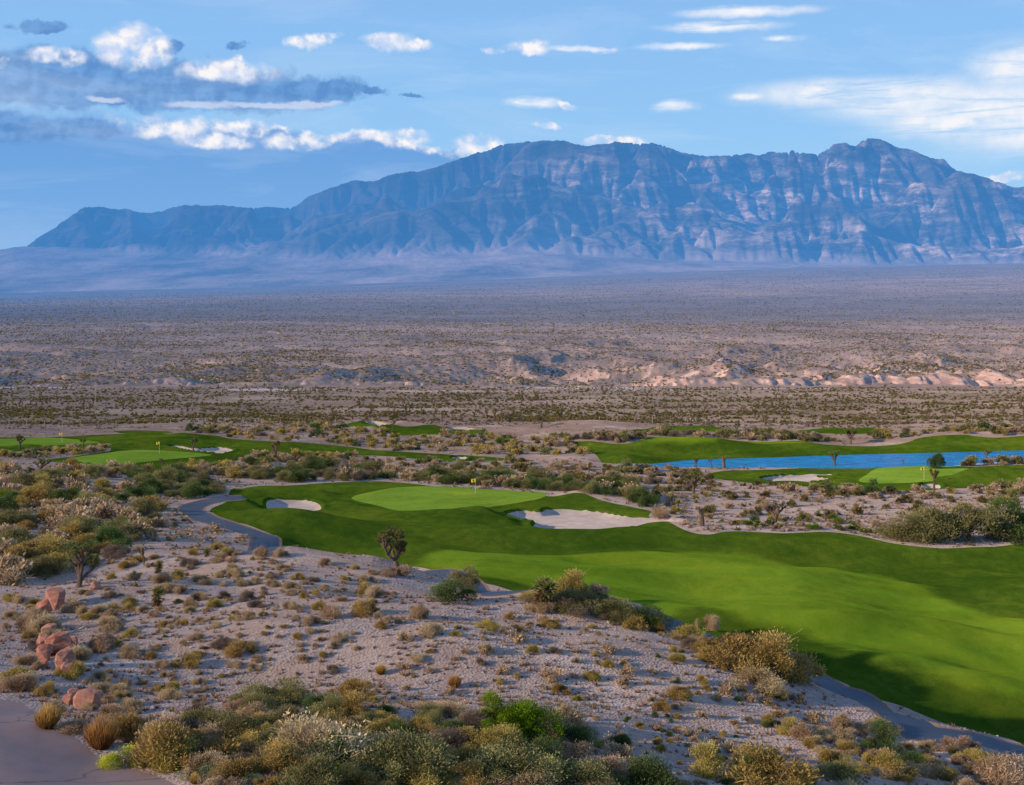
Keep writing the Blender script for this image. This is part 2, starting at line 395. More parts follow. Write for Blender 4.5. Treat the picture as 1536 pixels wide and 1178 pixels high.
# ------------------------------------------------------------------ ground materials
def mat_ground():
    m, t, out = newmat('desert_soil')
    geo = t.node('ShaderNodeNewGeometry'); pos = geo.outputs['Position']
    sp = t.node('ShaderNodeSeparateXYZ'); t.put(sp.inputs[0], pos); Y = sp.outputs[1]
    grav = t.ramp(t.vor(pos, 7., 'Color'), [(0, (.13,.11,.10)), (.35, (.30,.255,.235)), (.75, (.43,.37,.34)), (1, (.70,.62,.57))])
    fine = t.ramp(t.noise(pos, 22, 3, .7), [(.3, (.22,.18,.17)), (.7, (.47,.40,.375))])
    g = t.mix(.5, grav, fine)
    g = t.mix(t.mr(t.noise(pos, .22, 6, .65), .42, .60), g, t.mix(.6, g, (.42,.29,.20)))
    g = t.mix(t.mr(t.noise(t.scale(pos, .5, .9, .9), 1., 7, .72), .48, .66, 0, .6), g, (.27,.215,.20))
    g = t.mix(t.mr(t.noise(t.scale(pos, .12, .3, .3), 1., 6, .7), .5, .68, 0, .5), g, (.60,.52,.47))
    mid = t.ramp(t.noise(pos, .09, 6, .7), [(.3, (.17,.12,.09)), (.55, (.30,.225,.18)), (.75, (.52,.45,.41))])
    c = t.mix(t.mr(Y, 190, 330), g, mid)
    flat = t.ramp(t.noise(t.scale(pos, .012, .012, 0), 1., 8, .75), [(.35, (.17,.125,.08)), (.52, (.27,.205,.145)), (.68, (.40,.32,.27))])
    c = t.mix(t.mr(Y, 420, 470), c, flat)
    far = t.ramp(t.noise(t.scale(pos, .003, .003, 0), 1., 10, .72), [(.36, (.21,.15,.115)), (.5, (.335,.245,.19)), (.68, (.45,.345,.285))])
    far = t.mix(t.mr(t.noise(t.scale(pos, .03, .012, 0), 1., 8, .8), .42, .62, .6, 0), far, (.12,.10,.08))
    c = t.mix(t.mr(Y, 820, 880), c, far)
    # cloud shadows painted as dark belts across the far slope
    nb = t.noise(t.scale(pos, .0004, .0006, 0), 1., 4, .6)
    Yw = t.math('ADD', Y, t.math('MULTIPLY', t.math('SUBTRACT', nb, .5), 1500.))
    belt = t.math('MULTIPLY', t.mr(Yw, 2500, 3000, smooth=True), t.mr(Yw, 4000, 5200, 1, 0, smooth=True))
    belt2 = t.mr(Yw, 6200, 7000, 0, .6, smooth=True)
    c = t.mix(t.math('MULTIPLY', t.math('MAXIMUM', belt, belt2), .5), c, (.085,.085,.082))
    # bare pale bluffs where it is steep
    nz = t.node('ShaderNodeSeparateXYZ'); t.put(nz.inputs[0], geo.outputs['Normal'])
    st = t.math('MULTIPLY', t.mr(nz.outputs[2], .97, .88), t.math('MULTIPLY', t.mr(Y, 840, 880), t.mr(Y, 1000, 1400, 1, .25)))
    strata = t.ramp(t.noise(t.scale(pos, .12, .05, .35), 1., 6, .7), [(.35, (.34,.22,.18)), (.5, (.52,.36,.29)), (.65, (.68,.52,.43))])
    c = t.mix(t.math('MULTIPLY', st, t.mr(t.noise(t.scale(pos, .02, .02, .02), 1., 5, .7), .33, .47)), c, strata)
    wash = t.math('MULTIPLY', t.math('MULTIPLY', t.mr(Y, 780, 800), t.mr(Y, 900, 870)), t.mr(t.noise(t.scale(pos, .006, .02, 0), 1., 5, .6), .53, .60))
    c = t.mix(wash, c, (.52,.47,.46))
    hgt = t.math('ADD', t.vor(pos, 7., 'Distance'), t.math('MULTIPLY', t.noise(pos, 1.3, 9, .68), 1.0))
    near = t.bump(hgt, .7, .08)
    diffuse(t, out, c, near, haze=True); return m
def mat_grass(name, c1, c2, c3, bumpd=.03, scale=1., blend=None):
    m, t, out = newmat(name)
    pos = t.node('ShaderNodeNewGeometry').outputs['Position']
    big = t.noise(pos, .05*scale, 5, .6); mid = t.noise(t.scale(pos, 1, .6, 1), .7, 5, .7); fi = t.noise(pos, 6, 4, .8)
    f = t.math('ADD', t.math('MULTIPLY', big, .45), t.math('ADD', t.math('MULTIPLY', mid, .3), t.math('MULTIPLY', fi, .25)))
    c = t.ramp(f, [(.40, c1), (.5, c2), (.60, c3)])
    wear = t.mr(t.noise(pos, .12, 7, .75), .50, .72, 0, .6)
    c = t.mix(wear, c, tuple(x*y for x, y in zip(c2, (2.0, 1.4, 1.1))))
    if blend:
        c1, c2, c3 = blend; d = t.ramp(f, [(.38, c1), (.5, c2), (.62, c3)])
        w = t.node('ShaderNodeTexWave', wave_type='BANDS', bands_direction='DIAGONAL'); t.put(w.inputs[0], t.scale(pos, .35, 1., 0)); w.inputs['Scale'].default_value = .055; w.inputs['Distortion'].default_value = 1.2; w.inputs['Detail'].default_value = 1
        d = t.mix(t.mr(w.outputs[1], .35, .65, 0, .3), d, tuple(x*1.5 for x in c2))
        d = t.mix(t.mr(t.noise(pos, .06, 6, .7), .48, .7, 0, .7), d, tuple(x*y for x, y in zip(c2, (1.9, 1.35, 1.3))))
        at = t.node('ShaderNodeAttribute'); at.attribute_name = 'fairway_edge'
        e = t.math('ADD', at.outputs['Fac'], t.math('MULTIPLY', t.math('SUBTRACT', t.noise(pos, .5, 5, .7), .5), 2.4))
        c = t.mix(t.mr(e, -.9, 1.3, smooth=True), c, d)
    diffuse(t, out, c, t.bump(t.math('ADD', t.noise(pos, 14, 3, .8), t.math('MULTIPLY', t.noise(pos, 2., 5, .7), 1.2)), .6, bumpd)); return m
def mat_sand():
    m, t, out = newmat('bunker_sand'); pos = t.node('ShaderNodeNewGeometry').outputs['Position']
    c = t.ramp(t.noise(pos, .5, 6, .7), [(.3, (.33,.29,.26)), (.6, (.46,.41,.375)), (.8, (.54,.49,.45))])
    diffuse(t, out, c, t.bump(t.noise(t.scale(pos, 1, 3, 1), 2.2, 4, .6), .5, .08)); return m
def mat_asphalt(name, a, b, warm):
    m, t, out = newmat(name); pos = t.node('ShaderNodeNewGeometry').outputs['Position']
    c = t.mix(t.noise(pos, 30, 3, .8), a, b)
    c = t.mix(t.mr(t.noise(pos, .35, 5, .65), .45, .7, 0, .6), c, warm)
    w = t.node('ShaderNodeTexVoronoi', feature='DISTANCE_TO_EDGE'); t.put(w.inputs['Vector'], t.vmath('ADD', pos, t.scale(t.noise(pos, .8, 4, out=1), 1.2, 1.2, 0)))
    w.inputs['Scale'].default_value = .17
    c = t.mix(t.mr(w.outputs[0], .0, .012, .7, 0), c, tuple(x*.4 for x in a))
    diffuse(t, out, c, t.bump(t.noise(pos, 40, 3, .8), .4, .01), .75, spec=.25); return m
def mat_plain(name, a, b, sc=3., haze=False):
    m, t, out = newmat(name); pos = t.node('ShaderNodeNewGeometry').outputs['Position']
    diffuse(t, out, t.mix(t.noise(pos, sc, 5, .7), a, b), t.bump(t.noise(pos, sc*3, 3, .7), .4, .05), haze=haze); return m
def mat_water():
    m, t, out = newmat('lake_water'); pos = t.node('ShaderNodeNewGeometry').outputs['Position']
    b = t.node('ShaderNodeBsdfPrincipled')
    t.put(b.inputs['Base Color'], t.mix(t.mr(t.noise(t.scale(pos, .25, .5, 1), 1., 5, .7), .35, .65), (.001,.20,.50), (.003,.40,.85)))
    b.inputs['Roughness'].default_value = .16; b.inputs['IOR'].default_value = 1.33; b.inputs['Specular IOR Level'].default_value = .16
    h = t.math('ADD', t.noise(t.scale(pos, .8, 1.6, 1), 1.3, 5, .65), t.math('MULTIPLY', t.noise(t.scale(pos, .3, .9, 1), .5, 3, .6), 1.))
    t.put(b.inputs['Normal'], t.bump(h, 1., .5)); t.l.new(b.outputs[0], out.inputs[0]); return m
MG = mat_ground()
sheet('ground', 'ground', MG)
sheet('road', 'road', mat_asphalt('road_asphalt', (.20,.145,.135), (.29,.215,.20), (.31,.215,.185)))
sheet('cart_path', 'path', mat_asphalt('path_asphalt', (.045,.070,.105), (.07,.10,.14), (.105,.105,.125)))
sheet('path_border', 'edge', mat_plain('border_soil', (.16,.10,.075), (.30,.21,.16)))
sheet('lake', 'lake', mat_water(), LAKE_Z)
MS = mat_sand(); MGR = mat_grass('green_turf', (.10,.19,.022), (.13,.24,.028), (.16,.28,.035), .01, 2.)
for k in B: sheet('sand_bunker', 'B'+k, MS)
for k in G: sheet('putting_green', 'G'+k, MGR)
MTF = mat_grass('mown_turf', (.026,.062,.006), (.044,.092,.009), (.092,.145,.014), .06, 1., ((.060,.130,.009), (.094,.180,.013), (.150,.240,.021)))
sheet('fairway', 'fair', MTF, attr=ids.index('fair')); sheet('rough', 'rough', MTF, attr=ids.index('fair'))

# ------------------------------------------------------------------ mountain range, worn by running water
def erode(z, U, K, dx, dt, its, base):
    H_, W_ = z.shape; N_ = H_*W_; ii = np.arange(N_).reshape(H_, W_)
    offs = [(-1,-1),(-1,0),(-1,1),(0,-1),(0,1),(1,-1),(1,0),(1,1)]
    for it in range(its):
        z = z+U*dt; best = np.zeros_like(z); rec = ii.copy(); L_ = np.full(z.shape, dx)
        zp = np.pad(z, 1, constant_values=1e9); ip = np.pad(ii, 1)
        for a, b in offs:
            l = dx*math.hypot(a, b); s = (z-zp[1+a:1+a+H_, 1+b:1+b+W_])/l; m = s > best
            best[m] = s[m]; rec[m] = ip[1+a:1+a+H_, 1+b:1+b+W_][m]; L_[m] = l
        rec[base] = ii[base]
        order = np.argsort(z.ravel(), kind='stable').tolist(); r = rec.ravel().tolist(); A_ = [dx*dx]*N_
        for i in reversed(order):
            j = r[i]
            if j != i: A_[j] += A_[i]
        f = (K.ravel()*dt*np.sqrt(np.array(A_))/L_.ravel()).tolist(); zz = z.ravel().tolist()
        for i in order:
            j = r[i]
            if j != i:
                zj = zz[j]
                if zj < zz[i]: k = f[i]; zz[i] = (zz[i]+k*zj)/(1+k)
        z = np.array(zz).reshape(H_, W_)
        # loose slopes creep
        c = z.copy(); c[1:-1,1:-1] += .03*(z[:-2,1:-1]+z[2:,1:-1]+z[1:-1,:-2]+z[1:-1,2:]-4*z[1:-1,1:-1]); z = np.where(base, z, c)
    return z
SKY = np.array([(-500,470),(-100,440),(-20,388),(0,387),(22,384),(60,355),(100,330),(125,310),(150,309),(175,314),(200,315),(225,320),(245,314),(270,307),(300,309),(350,309),(378,313),(400,311),(430,315),(450,305),(475,290),(500,280),(530,271),(560,271),(580,264),(610,258),(635,256),(660,248),(690,238),(720,230),(745,220),(768,215),(800,213),(820,210),(840,213),(880,219),(925,214),(950,218),(975,215),(990,217),(1030,230),(1060,235),(1075,233),(1095,236),(1120,230),(1140,234),(1155,227),(1180,229),(1205,231),(1230,232),(1250,219),(1265,216),(1285,223),(1290,213),(1305,208),(1320,209),(1345,220),(1375,227),(1400,240),(1415,240),(1430,253),(1460,261),(1490,272),(1520,280),(1536,278),(1600,285),(1700,305),(1850,330),(2200,350)], float)
FOOT = np.array([(-500,470),(-20,392),(22,386),(250,391),(480,387),(640,378),(768,374),(1000,386),(1250,394),(1536,396),(2200,398)], float)
def make_mountain():
    dx = 44.; xs = np.arange(-7400, 8200, dx); ys = np.arange(10300, 17600, dx)
    X, Yg = np.meshgrid(xs, ys)
    u = 768+F*X/13600.
    hs = np.interp(u, FOOT[:,0], FOOT[:,1])-np.interp(u, SKY[:,0], SKY[:,1])   # height in rows
    hs = np.clip(hs, 0, None)
    front = 11150-260*fbm(X/900, 0*X, 5, 3)-700*ss(1150, 1500, u)+1300*(1-ss(150, 650, u))+0*X
    back = 16900+300*fbm(X/1500, 0*X, 6, 2)-800*(1-ss(150, 650, u))
    inm = ss(0, 350, Yg-front)*ss(0, 300, back-Yg)*ss(4, 30, hs)
    base = inm <= .01
    dep = np.clip((Yg-front)/(back-front), 0, 1)
    U = inm*(.35+hs/190.)*(.26+1.2*dep)*np.clip(1+2.2*fbm(X/2000, Yg/1500, 8, 4, .6), .04, 3.4)
    z = inm*(420*dep+200+520*fbm(X/1500, Yg/1200, 11, 4)+10*rng.standard_normal(X.shape)); z = np.clip(z, 0, None)
    Kf = 5.2e-6*np.exp(1.3*fbm(X/1000, Yg/800, 19, 3))
    z[base] = 0
    z = erode(z, U*.0016, Kf, dx, 30000., 22, base)
    # refine
    fy = np.linspace(0, z.shape[0]-1, z.shape[0]*2-1); fx = np.linspace(0, z.shape[1]-1, z.shape[1]*2-1)
    gy, gx = np.meshgrid(fy, fx, indexing='ij'); z = bil(z, gy, gx); U = bil(U, gy, gx); Kf = bil(Kf, gy, gx)
    Xf = xs[0]+gx*dx; Yf = ys[0]+gy*dx; inf = bil(inm, gy, gx)
    amp = np.clip(z/400, 0, 1)
    z = z+amp*22*fbm(Xf/160, Yf/160, 15, 4); base2 = inf <= .01; z[base2] = 0
    z = erode(z, U*.0016, Kf, dx/2, 30000., 5, base2)
    return xs[0], ys[0], dx/2, z
mx0, my0, mdx, MZ = make_mountain()
mu = np.linspace(-420, 1960, 1250); mY = np.concatenate([np.linspace(8300, 11200, 70)[:-1], np.geomspace(11200, 17500, 430)])
MU, MY = np.meshgrid(mu, mY); MX = (MU-768)/F*MY
Mv = np.clip(bil(MZ, (MY-my0)/mdx, (MX-mx0)/mdx), 0, None); Mv[(MY < my0)] = 0
# alluvial fan in front of the range
edge = np.interp(MU, [-420,0,400,768,1150,1536,1960], [452,450,441,428,412,403,400])
foot = np.interp(MU, FOOT[:,0], FOOT[:,1])
tt = np.clip((MY-8300)/(11700-8300), 0, 1.3); rowf = edge+6+(foot-edge-6)*tt**.8
FAN = -(rowf-HV)/F*MY
past = MY > 12600; FAN = np.where(past, np.minimum(FAN, (-(foot-HV)/F*12600+(MY-12600)*.02)), FAN)
cone = fbm(MX/900, MY/1400, 71, 4)
FAN += (cone*26+6*ridged(MX/220+MY/2500, MY/1500, 72, 3))*ss(8500, 10500, MY)
Tn = (HV-np.interp(mu, SKY[:,0], SKY[:,1]))/F
def gsm(a, s):
    k = np.exp(-np.arange(-int(3*s), int(3*s)+1)**2/(2*s*s)); k /= k.sum(); return np.convolve(np.pad(a, int(3*s), 'edge'), k, 'valid')
for s_, in ((26,), (8,), (2.5,), (1.2,)):
    q_ = np.where(Mv > .12*Mv.max(0)[None]+15, (Tn[None]*MY-FAN)/np.maximum(Mv, 1), 1e9); sc = q_.min(0)
    sc = np.where(sc > 1e8, 1., sc); sc = np.clip(sc, .05, 30); Mv *= np.exp(gsm(np.log(sc), s_))[None]
gl_ = np.clip(Mv/500, 0, 1)
MZZ = FAN+Mv
MZZ += gl_*(19*np.sin((Mv-.10*MX)/42.+3.5*fbm(MX/900, MY/900, 77, 3))*np.clip(1.4*fbm(MX/600, MY/600, 78, 2)+.5, 0, 1))     # ledges of harder beds
MZZ += gl_*(22*(ridged(MX/150, MY/150, 79, 5, .6)-.6)+26*(ridged(MX/380+.4*fbm(MX/500,MY/500,80,2), MY/420, 81, 3)-.6)*np.clip(1-Mv/1300, .2, 1))
MZZ += ZC
ix = np.arange(len(mY)*len(mu)).reshape(len(mY), len(mu))
Q = np.stack([ix[:-1,:-1], ix[:-1,1:], ix[1:,1:], ix[1:,:-1]], -1).reshape(-1, 4)
V = np.stack([MX, MY, MZZ], -1).reshape(-1, 3)
def mat_mountain():
    m, t, out = newmat('mountain_rock'); geo = t.node('ShaderNodeNewGeometry'); pos = geo.outputs['Position']
    at = t.node('ShaderNodeAttribute'); at.attribute_name = 'height'; h = at.outputs['Fac']
    sp = t.node('ShaderNodeSeparateXYZ'); t.put(sp.inputs[0], pos)
    nz = t.node('ShaderNodeSeparateXYZ'); t.put(nz.inputs[0], geo.outputs['Normal'])
    warp = t.noise(t.scale(pos, .0012, .0012, .0012), 1., 5, .6)
    bz = t.node('ShaderNodeCombineXYZ'); t.put(bz.inputs[0], t.math('MULTIPLY', sp.outputs[0], .00028)); t.put(bz.inputs[1], t.math('MULTIPLY', sp.outputs[1], .0004))
    t.put(bz.inputs[2], t.math('MULTIPLY', t.math('ADD', sp.outputs[2], t.math('ADD', t.math('MULTIPLY', sp.outputs[0], -.10), t.math('MULTIPLY', warp, 500.))), .0060))
    bed = t.noise(bz.outputs[0], 1., 7, .68)
    rock = t.ramp(bed, [(.36, (.025,.03,.032)), (.46, (.14,.12,.115)), (.53, (.045,.05,.052)), (.64, (.34,.28,.26))])
    pale = t.ramp(t.noise(t.scale(pos, .003, .003, .01), 1., 7, .75), [(.42, (.07,.065,.065)), (.51, (.30,.24,.215)), (.60, (.85,.64,.52))])
    # painted light: sunlit faces pale toward the right, cloud shadow dark on the left
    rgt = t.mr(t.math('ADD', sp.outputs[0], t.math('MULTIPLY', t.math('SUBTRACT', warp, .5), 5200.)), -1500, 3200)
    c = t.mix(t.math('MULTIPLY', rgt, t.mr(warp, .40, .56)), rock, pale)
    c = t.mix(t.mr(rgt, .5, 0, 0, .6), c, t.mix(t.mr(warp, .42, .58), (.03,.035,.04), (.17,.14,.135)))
    c = t.mix(t.mr(h, 750, 1200, 0, .55), c, (.06,.062,.06))       # junipers high up
    soil = t.ramp(t.noise(t.scale(pos, .0016, .0009, .001), 1., 8, .7), [(.36, (.16,.14,.135)), (.64, (.62,.47,.42))])
    c = t.mix(t.mr(h, 20, 90, 1, 0), c, soil)
    bu = t.bump(t.noise(t.scale(pos, .012, .012, .03), 1., 7, .75), 1., 26)
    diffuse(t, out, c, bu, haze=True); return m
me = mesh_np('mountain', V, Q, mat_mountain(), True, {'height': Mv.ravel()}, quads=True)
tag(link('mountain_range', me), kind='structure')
# ------------------------------------------------------------------ plants: one mesh per look, copied for each plant
def unit(v): return v/np.maximum(np.linalg.norm(v, axis=-1, keepdims=True), 1e-9)
def blades(base, tip, wdt, r, bend=.0):
    """thin tapered blades from base to tip: V, T"""
    n_ = len(base); d = tip-base; side = unit(np.cross(d, r.standard_normal((n_, 3))))*np.asarray(wdt).reshape(-1, 1)
    mid = base+d*.55+r.standard_normal((n_, 3))*bend*np.linalg.norm(d, axis=1, keepdims=True)
    V = np.stack([base-side*.5, base+side*.5, mid-side*.5, mid+side*.5, tip], 1).reshape(-1, 3)
    o = np.arange(n_)[:,None]*5
    T = np.concatenate([o+[0,1,3], o+[0,3,2], o+[2,3,4]]); return V, T
def bush_geo(seed, n_, w=1., h=.8, lumps=9, leaf=.05, leafy=.5, spike=.25, low=.15):
    """unit bush: n_ twigs and leaves around several lumps; returns V, T, tone(0 dark inside..1 tip), vary"""
    r = np.random.default_rng(seed)
    a = r.uniform(0, 2*math.pi, lumps); q_ = np.sqrt(r.uniform(0, 1, lumps))*.40*w
    cc = np.stack([np.cos(a)*q_, np.sin(a)*q_*.9, r.uniform(.28, .62, lumps)*h*(1-.5*q_/(.34*w))], 1)
    rad = (.07+.22*r.uniform(0, 1, lumps)**1.2)*w; cc[:,2] *= r.uniform(.7, 1.35, lumps)
    lv = r.uniform(0, 1, lumps)
    pk = rad**1.6; k = r.choice(lumps, n_, p=pk/pk.sum()); dr = unit(r.standard_normal((n_, 3))+[0, 0, .45])
    ext = r.uniform(.6, 1.0, n_)**.6+.55*r.uniform(0, 1, n_)**4
    tip = cc[k]+dr*(rad[k]*ext)[:,None]*[1, 1, h/w*1.0]
    tip[:,2] = np.abs(tip[:,2])+low*.1
    nl = int(n_*leafy); L_ = np.empty(n_)
    L_[:nl] = r.uniform(.6, 1.5, nl)*leaf; L_[nl:] = r.uniform(.7, 1.4, n_-nl)*spike
    dirs = unit(dr*[1, 1, .6]+[0, 0, .55]+r.standard_normal((n_, 3))*.38)
    base = tip-dirs*L_[:,None]; base[:,2] = np.maximum(base[:,2], .0)
    wd = np.where(np.arange(n_) < nl, leaf*.42, leaf*.20)*r.uniform(.7, 1.3, n_)
    V, T = blades(base, tip, wd, r, .06)
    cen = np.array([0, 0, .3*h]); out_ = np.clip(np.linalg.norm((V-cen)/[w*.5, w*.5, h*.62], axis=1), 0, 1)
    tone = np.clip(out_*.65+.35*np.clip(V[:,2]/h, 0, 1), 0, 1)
    vary = np.repeat(np.clip(lv[k]*.6+.4*r.uniform(0, 1, n_), 0, 1), 5)
    return V, T, tone, vary
def tuft_geo(seed, n_, w=1., h=1., leaf=.03):
    r = np.random.default_rng(seed); a = r.uniform(0, 2*math.pi, n_); sp_ = r.uniform(0, 1, n_)**.7
    base = np.stack([np.cos(a)*.16*w*sp_, np.sin(a)*.16*w*sp_, np.zeros(n_)], 1)
    hh = h*r.uniform(.55, 1., n_)*(1-.35*sp_)
    tip = np.stack([np.cos(a)*w*.5*sp_, np.sin(a)*w*.5*sp_, hh], 1)+r.standard_normal((n_, 3))*.04
    V, T = blades(base, tip, np.full(n_, leaf), r, .07)
    return V, T, np.clip(V[:,2]/h, 0, 1), np.repeat(r.uniform(0, 1, n_), 5)
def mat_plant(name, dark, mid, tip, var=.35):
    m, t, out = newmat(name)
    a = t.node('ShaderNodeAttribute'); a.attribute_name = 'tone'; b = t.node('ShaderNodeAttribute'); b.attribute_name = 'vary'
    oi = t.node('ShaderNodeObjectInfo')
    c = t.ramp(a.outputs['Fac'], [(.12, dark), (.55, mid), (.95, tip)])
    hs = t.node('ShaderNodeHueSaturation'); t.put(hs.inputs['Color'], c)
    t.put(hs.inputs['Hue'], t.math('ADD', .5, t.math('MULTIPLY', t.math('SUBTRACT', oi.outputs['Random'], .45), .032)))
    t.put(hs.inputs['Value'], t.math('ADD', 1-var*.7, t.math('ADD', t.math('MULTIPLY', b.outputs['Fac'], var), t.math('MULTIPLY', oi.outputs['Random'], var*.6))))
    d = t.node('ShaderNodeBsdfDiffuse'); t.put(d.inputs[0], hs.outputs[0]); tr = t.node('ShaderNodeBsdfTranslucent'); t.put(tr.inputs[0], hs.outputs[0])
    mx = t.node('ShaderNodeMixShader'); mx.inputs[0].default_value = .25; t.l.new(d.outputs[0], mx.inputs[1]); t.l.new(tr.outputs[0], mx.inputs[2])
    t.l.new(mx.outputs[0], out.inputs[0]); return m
def mk(name, geo, mat): V, T, a, b = geo; return mesh_np(name, V, T, mat, False, {'tone': a, 'vary': b})
MP = {
 'dry_shrub': mat_plant('dry_twigs', (.17,.115,.07), (.42,.31,.19), (.62,.49,.31)),
 'rabbitbrush': mat_plant('rabbitbrush_leaves', (.12,.085,.03), (.35,.26,.08), (.56,.43,.15)),
 'sagebrush': mat_plant('sagebrush_leaves', (.06,.058,.028), (.19,.185,.075), (.34,.315,.135)),
 'green_shrub': mat_plant('green_leaves', (0.024,0.038,0.016), (0.072,0.112,0.035), (0.176,0.232,0.072)),
 'lime_shrub': mat_plant('lime_leaves', (.03,.06,.004), (.13,.21,.010), (.25,.34,.025), .25),
 'grey_shrub': mat_plant('grey_twigs', (.08,.062,.05), (.20,.16,.125), (.36,.29,.22)),
 'grass_clump': mat_plant('golden_blades', (0.198,0.099,0.028), (0.462,0.275,0.077), (0.682,0.473,0.187)),
 'cushion_plant': mat_plant('cushion_leaves', (0.042,0.077,0.035), (0.140,0.224,0.112), (0.266,0.378,0.203), .2),
 'creosote_bush': mat_plant('creosote_leaves', (0.060,0.053,0.027), (0.180,0.150,0.053), (0.330,0.262,0.098)),
 'flower_shrub': mat_plant('yellow_flowers', (0.066,0.106,0.013), (0.290,0.330,0.020), (0.850,0.766,0.026)),
}
BM = {}
def variants(kind, fn, n_): BM[kind] = [mk(kind, fn(s*31+hash_(kind)), MP[kind]) for s in range(n_)]
def hash_(s): return sum(ord(c)*(i+1) for i, c in enumerate(s)) % 997
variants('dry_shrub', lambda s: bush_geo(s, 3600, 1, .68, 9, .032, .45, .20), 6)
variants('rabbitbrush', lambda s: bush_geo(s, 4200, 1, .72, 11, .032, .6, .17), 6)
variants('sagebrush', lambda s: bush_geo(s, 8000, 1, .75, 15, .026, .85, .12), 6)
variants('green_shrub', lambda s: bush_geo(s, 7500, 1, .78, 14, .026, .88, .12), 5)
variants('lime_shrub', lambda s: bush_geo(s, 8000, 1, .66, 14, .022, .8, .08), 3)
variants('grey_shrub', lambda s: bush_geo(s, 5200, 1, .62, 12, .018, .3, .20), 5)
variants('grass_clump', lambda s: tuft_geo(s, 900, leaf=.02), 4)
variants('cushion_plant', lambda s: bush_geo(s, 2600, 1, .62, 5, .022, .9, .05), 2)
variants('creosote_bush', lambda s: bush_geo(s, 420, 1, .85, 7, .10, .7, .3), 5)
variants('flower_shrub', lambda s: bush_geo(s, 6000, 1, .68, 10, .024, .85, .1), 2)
for k_ in ('sagebrush', 'green_shrub', 'dry_shrub'):      # thinner copies for plants far off
    fl = {'sagebrush': .85, 'green_shrub': .85, 'dry_shrub': .4}[k_]
    BM[k_+'_far'] = [mk(k_, bush_geo(s+hash_(k_), 650, 1, .75, 9, .085, fl, .22), MP[k_]) for s in range(4)]

HB = []
THINGS = []
def clear_of_turf(x, Y, pad=.5):
    fi, fj = gidx(np.array([x]), np.array([Y]))
    for k in ('rough', 'path', 'road', 'lake'):
        if bil(Zn[k], fi, fj)[0] > -pad: return False
    return bil(BALL, fi, fj)[0] < -pad
def plant(kind, u, v, wpx, label=None, group=None, hs=1., Y=None, far=False, cat='shrub'):
    """a plant whose foot stands at photo point (u, v) and whose width is wpx photo pixels"""
    Y = Y or ray(u, v); x = (u-768)/F*Y; w_ = wpx/F*Y*1.15
    HB.append((u-wpx*.42, u+wpx*.42, v-wpx*.7*hs, v-2, v))
    return plant_at(kind, x, Y, w_, label, group, hs, far, cat)
def plant_at(kind, x, Y, w_, label, group, hs=1., far=False, cat='shrub'):
    src = BM[kind+'_far'] if far and kind+'_far' in BM else BM[kind]
    o = bpy.data.objects.new(kind, src[random.randrange(len(src))]); COL.objects.link(o)
    o.location = (x, Y, float(ground(x, Y)[0])-.03*w_); o.rotation_euler = (0, 0, random.uniform(0, 6.28))
    s = w_*random.uniform(.92, 1.08); o.scale = (s, s, s*hs*random.uniform(.88, 1.12))
    tag(o, label, cat, group); THINGS.append(o); return o

COUNT = {}
def scatter(poly, n_, mixk, size, region, group, smin=.6, turf_ok=False, far=False, power=1.6, hs=1.):
    """plants strewn over a patch of the photo; mixk: [(kind, weight, colour words)], size in metres"""
    p_ = np.array(poly, float); lo = p_.min(0); hi = p_.max(0); done = []; tries = 0
    ws = [m[1] for m in mixk]
    while len(done) < n_ and tries < n_*30:
        tries += 1; u = random.uniform(lo[0], hi[0]); v = random.uniform(lo[1], hi[1])
        if not inside(np.array([u]), np.array([v]), p_)[0]: continue
        Y = ray(u, v); x = (u-768)/F*Y
        s = size[0]+(size[1]-size[0])*random.random()**power
        if not turf_ok and not clear_of_turf(x, Y, .25*s): continue
        if any((x-a)**2+(Y-b)**2 < (smin*.5*(s+c))**2 for a, b, c in done[-400:]): continue
        kind, _, words = random.choices(mixk, ws)[0]
        if kind == 'grass_clump': s *= .6
        if COUNT.get(kind, 0) >= 300: LEFT.setdefault(kind, []).append((x, Y, s)); done.append((x, Y, s)); continue
        COUNT[kind] = COUNT.get(kind, 0)+1
        plant_at(kind, x, Y, s, f'{words} {region}', f'{words.split(" with ")[0]}s {group}', hs, far); done.append((x, Y, s))
LEFT = {}
# ---- the plants one can point to
def hero(kind, u, v, w, label, hs=1., **k):
    COUNT[kind] = COUNT.get(kind, 0)+1; return plant(kind, u, v, w, label, None, hs, **k)
hero('lime_shrub', 748, 1104, 88, 'bright lime green rounded bush, left of the pair at the foot of the gravel slope', 1.5)
hero('lime_shrub', 796, 1110, 88, 'bright lime green rounded bush, right of the pair below the gravel slope', 1.25)
hero('flower_shrub', 190, 1150, 62, 'yellow flowering bush at the edge of the road in the lower left corner')
hero('cushion_plant', 320, 1165, 44, 'pale green cushion plant right of the yellow flowering bush beside the road')
hero('cushion_plant', 275, 1168, 30, 'small pale green cushion plant between the yellow flowering bush and the larger cushion')
hero('cushion_plant', 378, 1176, 36, 'blue green cushion plant at the bottom edge with golden grass beside it')
hero('grass_clump', 72, 1092, 42, 'golden grass clump on the edge of the road left of the red boulder', 1.05, cat='grass clump')
hero('grass_clump', 152, 1122, 50, 'tall golden orange grass clump at the kerbless edge of the road', 1.1, cat='grass clump')
hero('grass_clump', 292, 1176, 16, 'tiny golden grass clump between two pale green cushion plants', 1.3, cat='grass clump')
hero('rabbitbrush', 185, 1110, 80, 'olive green bush just behind the tall golden grass clump by the road', .9)
hero('dry_shrub', 120, 1100, 62, 'low tan dry bush between the two golden grass clumps by the road', .6)
hero('rabbitbrush', 280, 1145, 150, 'large olive bush behind the pale green cushion plants in the lower left', .95)
hero('sagebrush', 420, 1062, 95, 'dark olive round bush in the middle of the lower brush belt', .75)
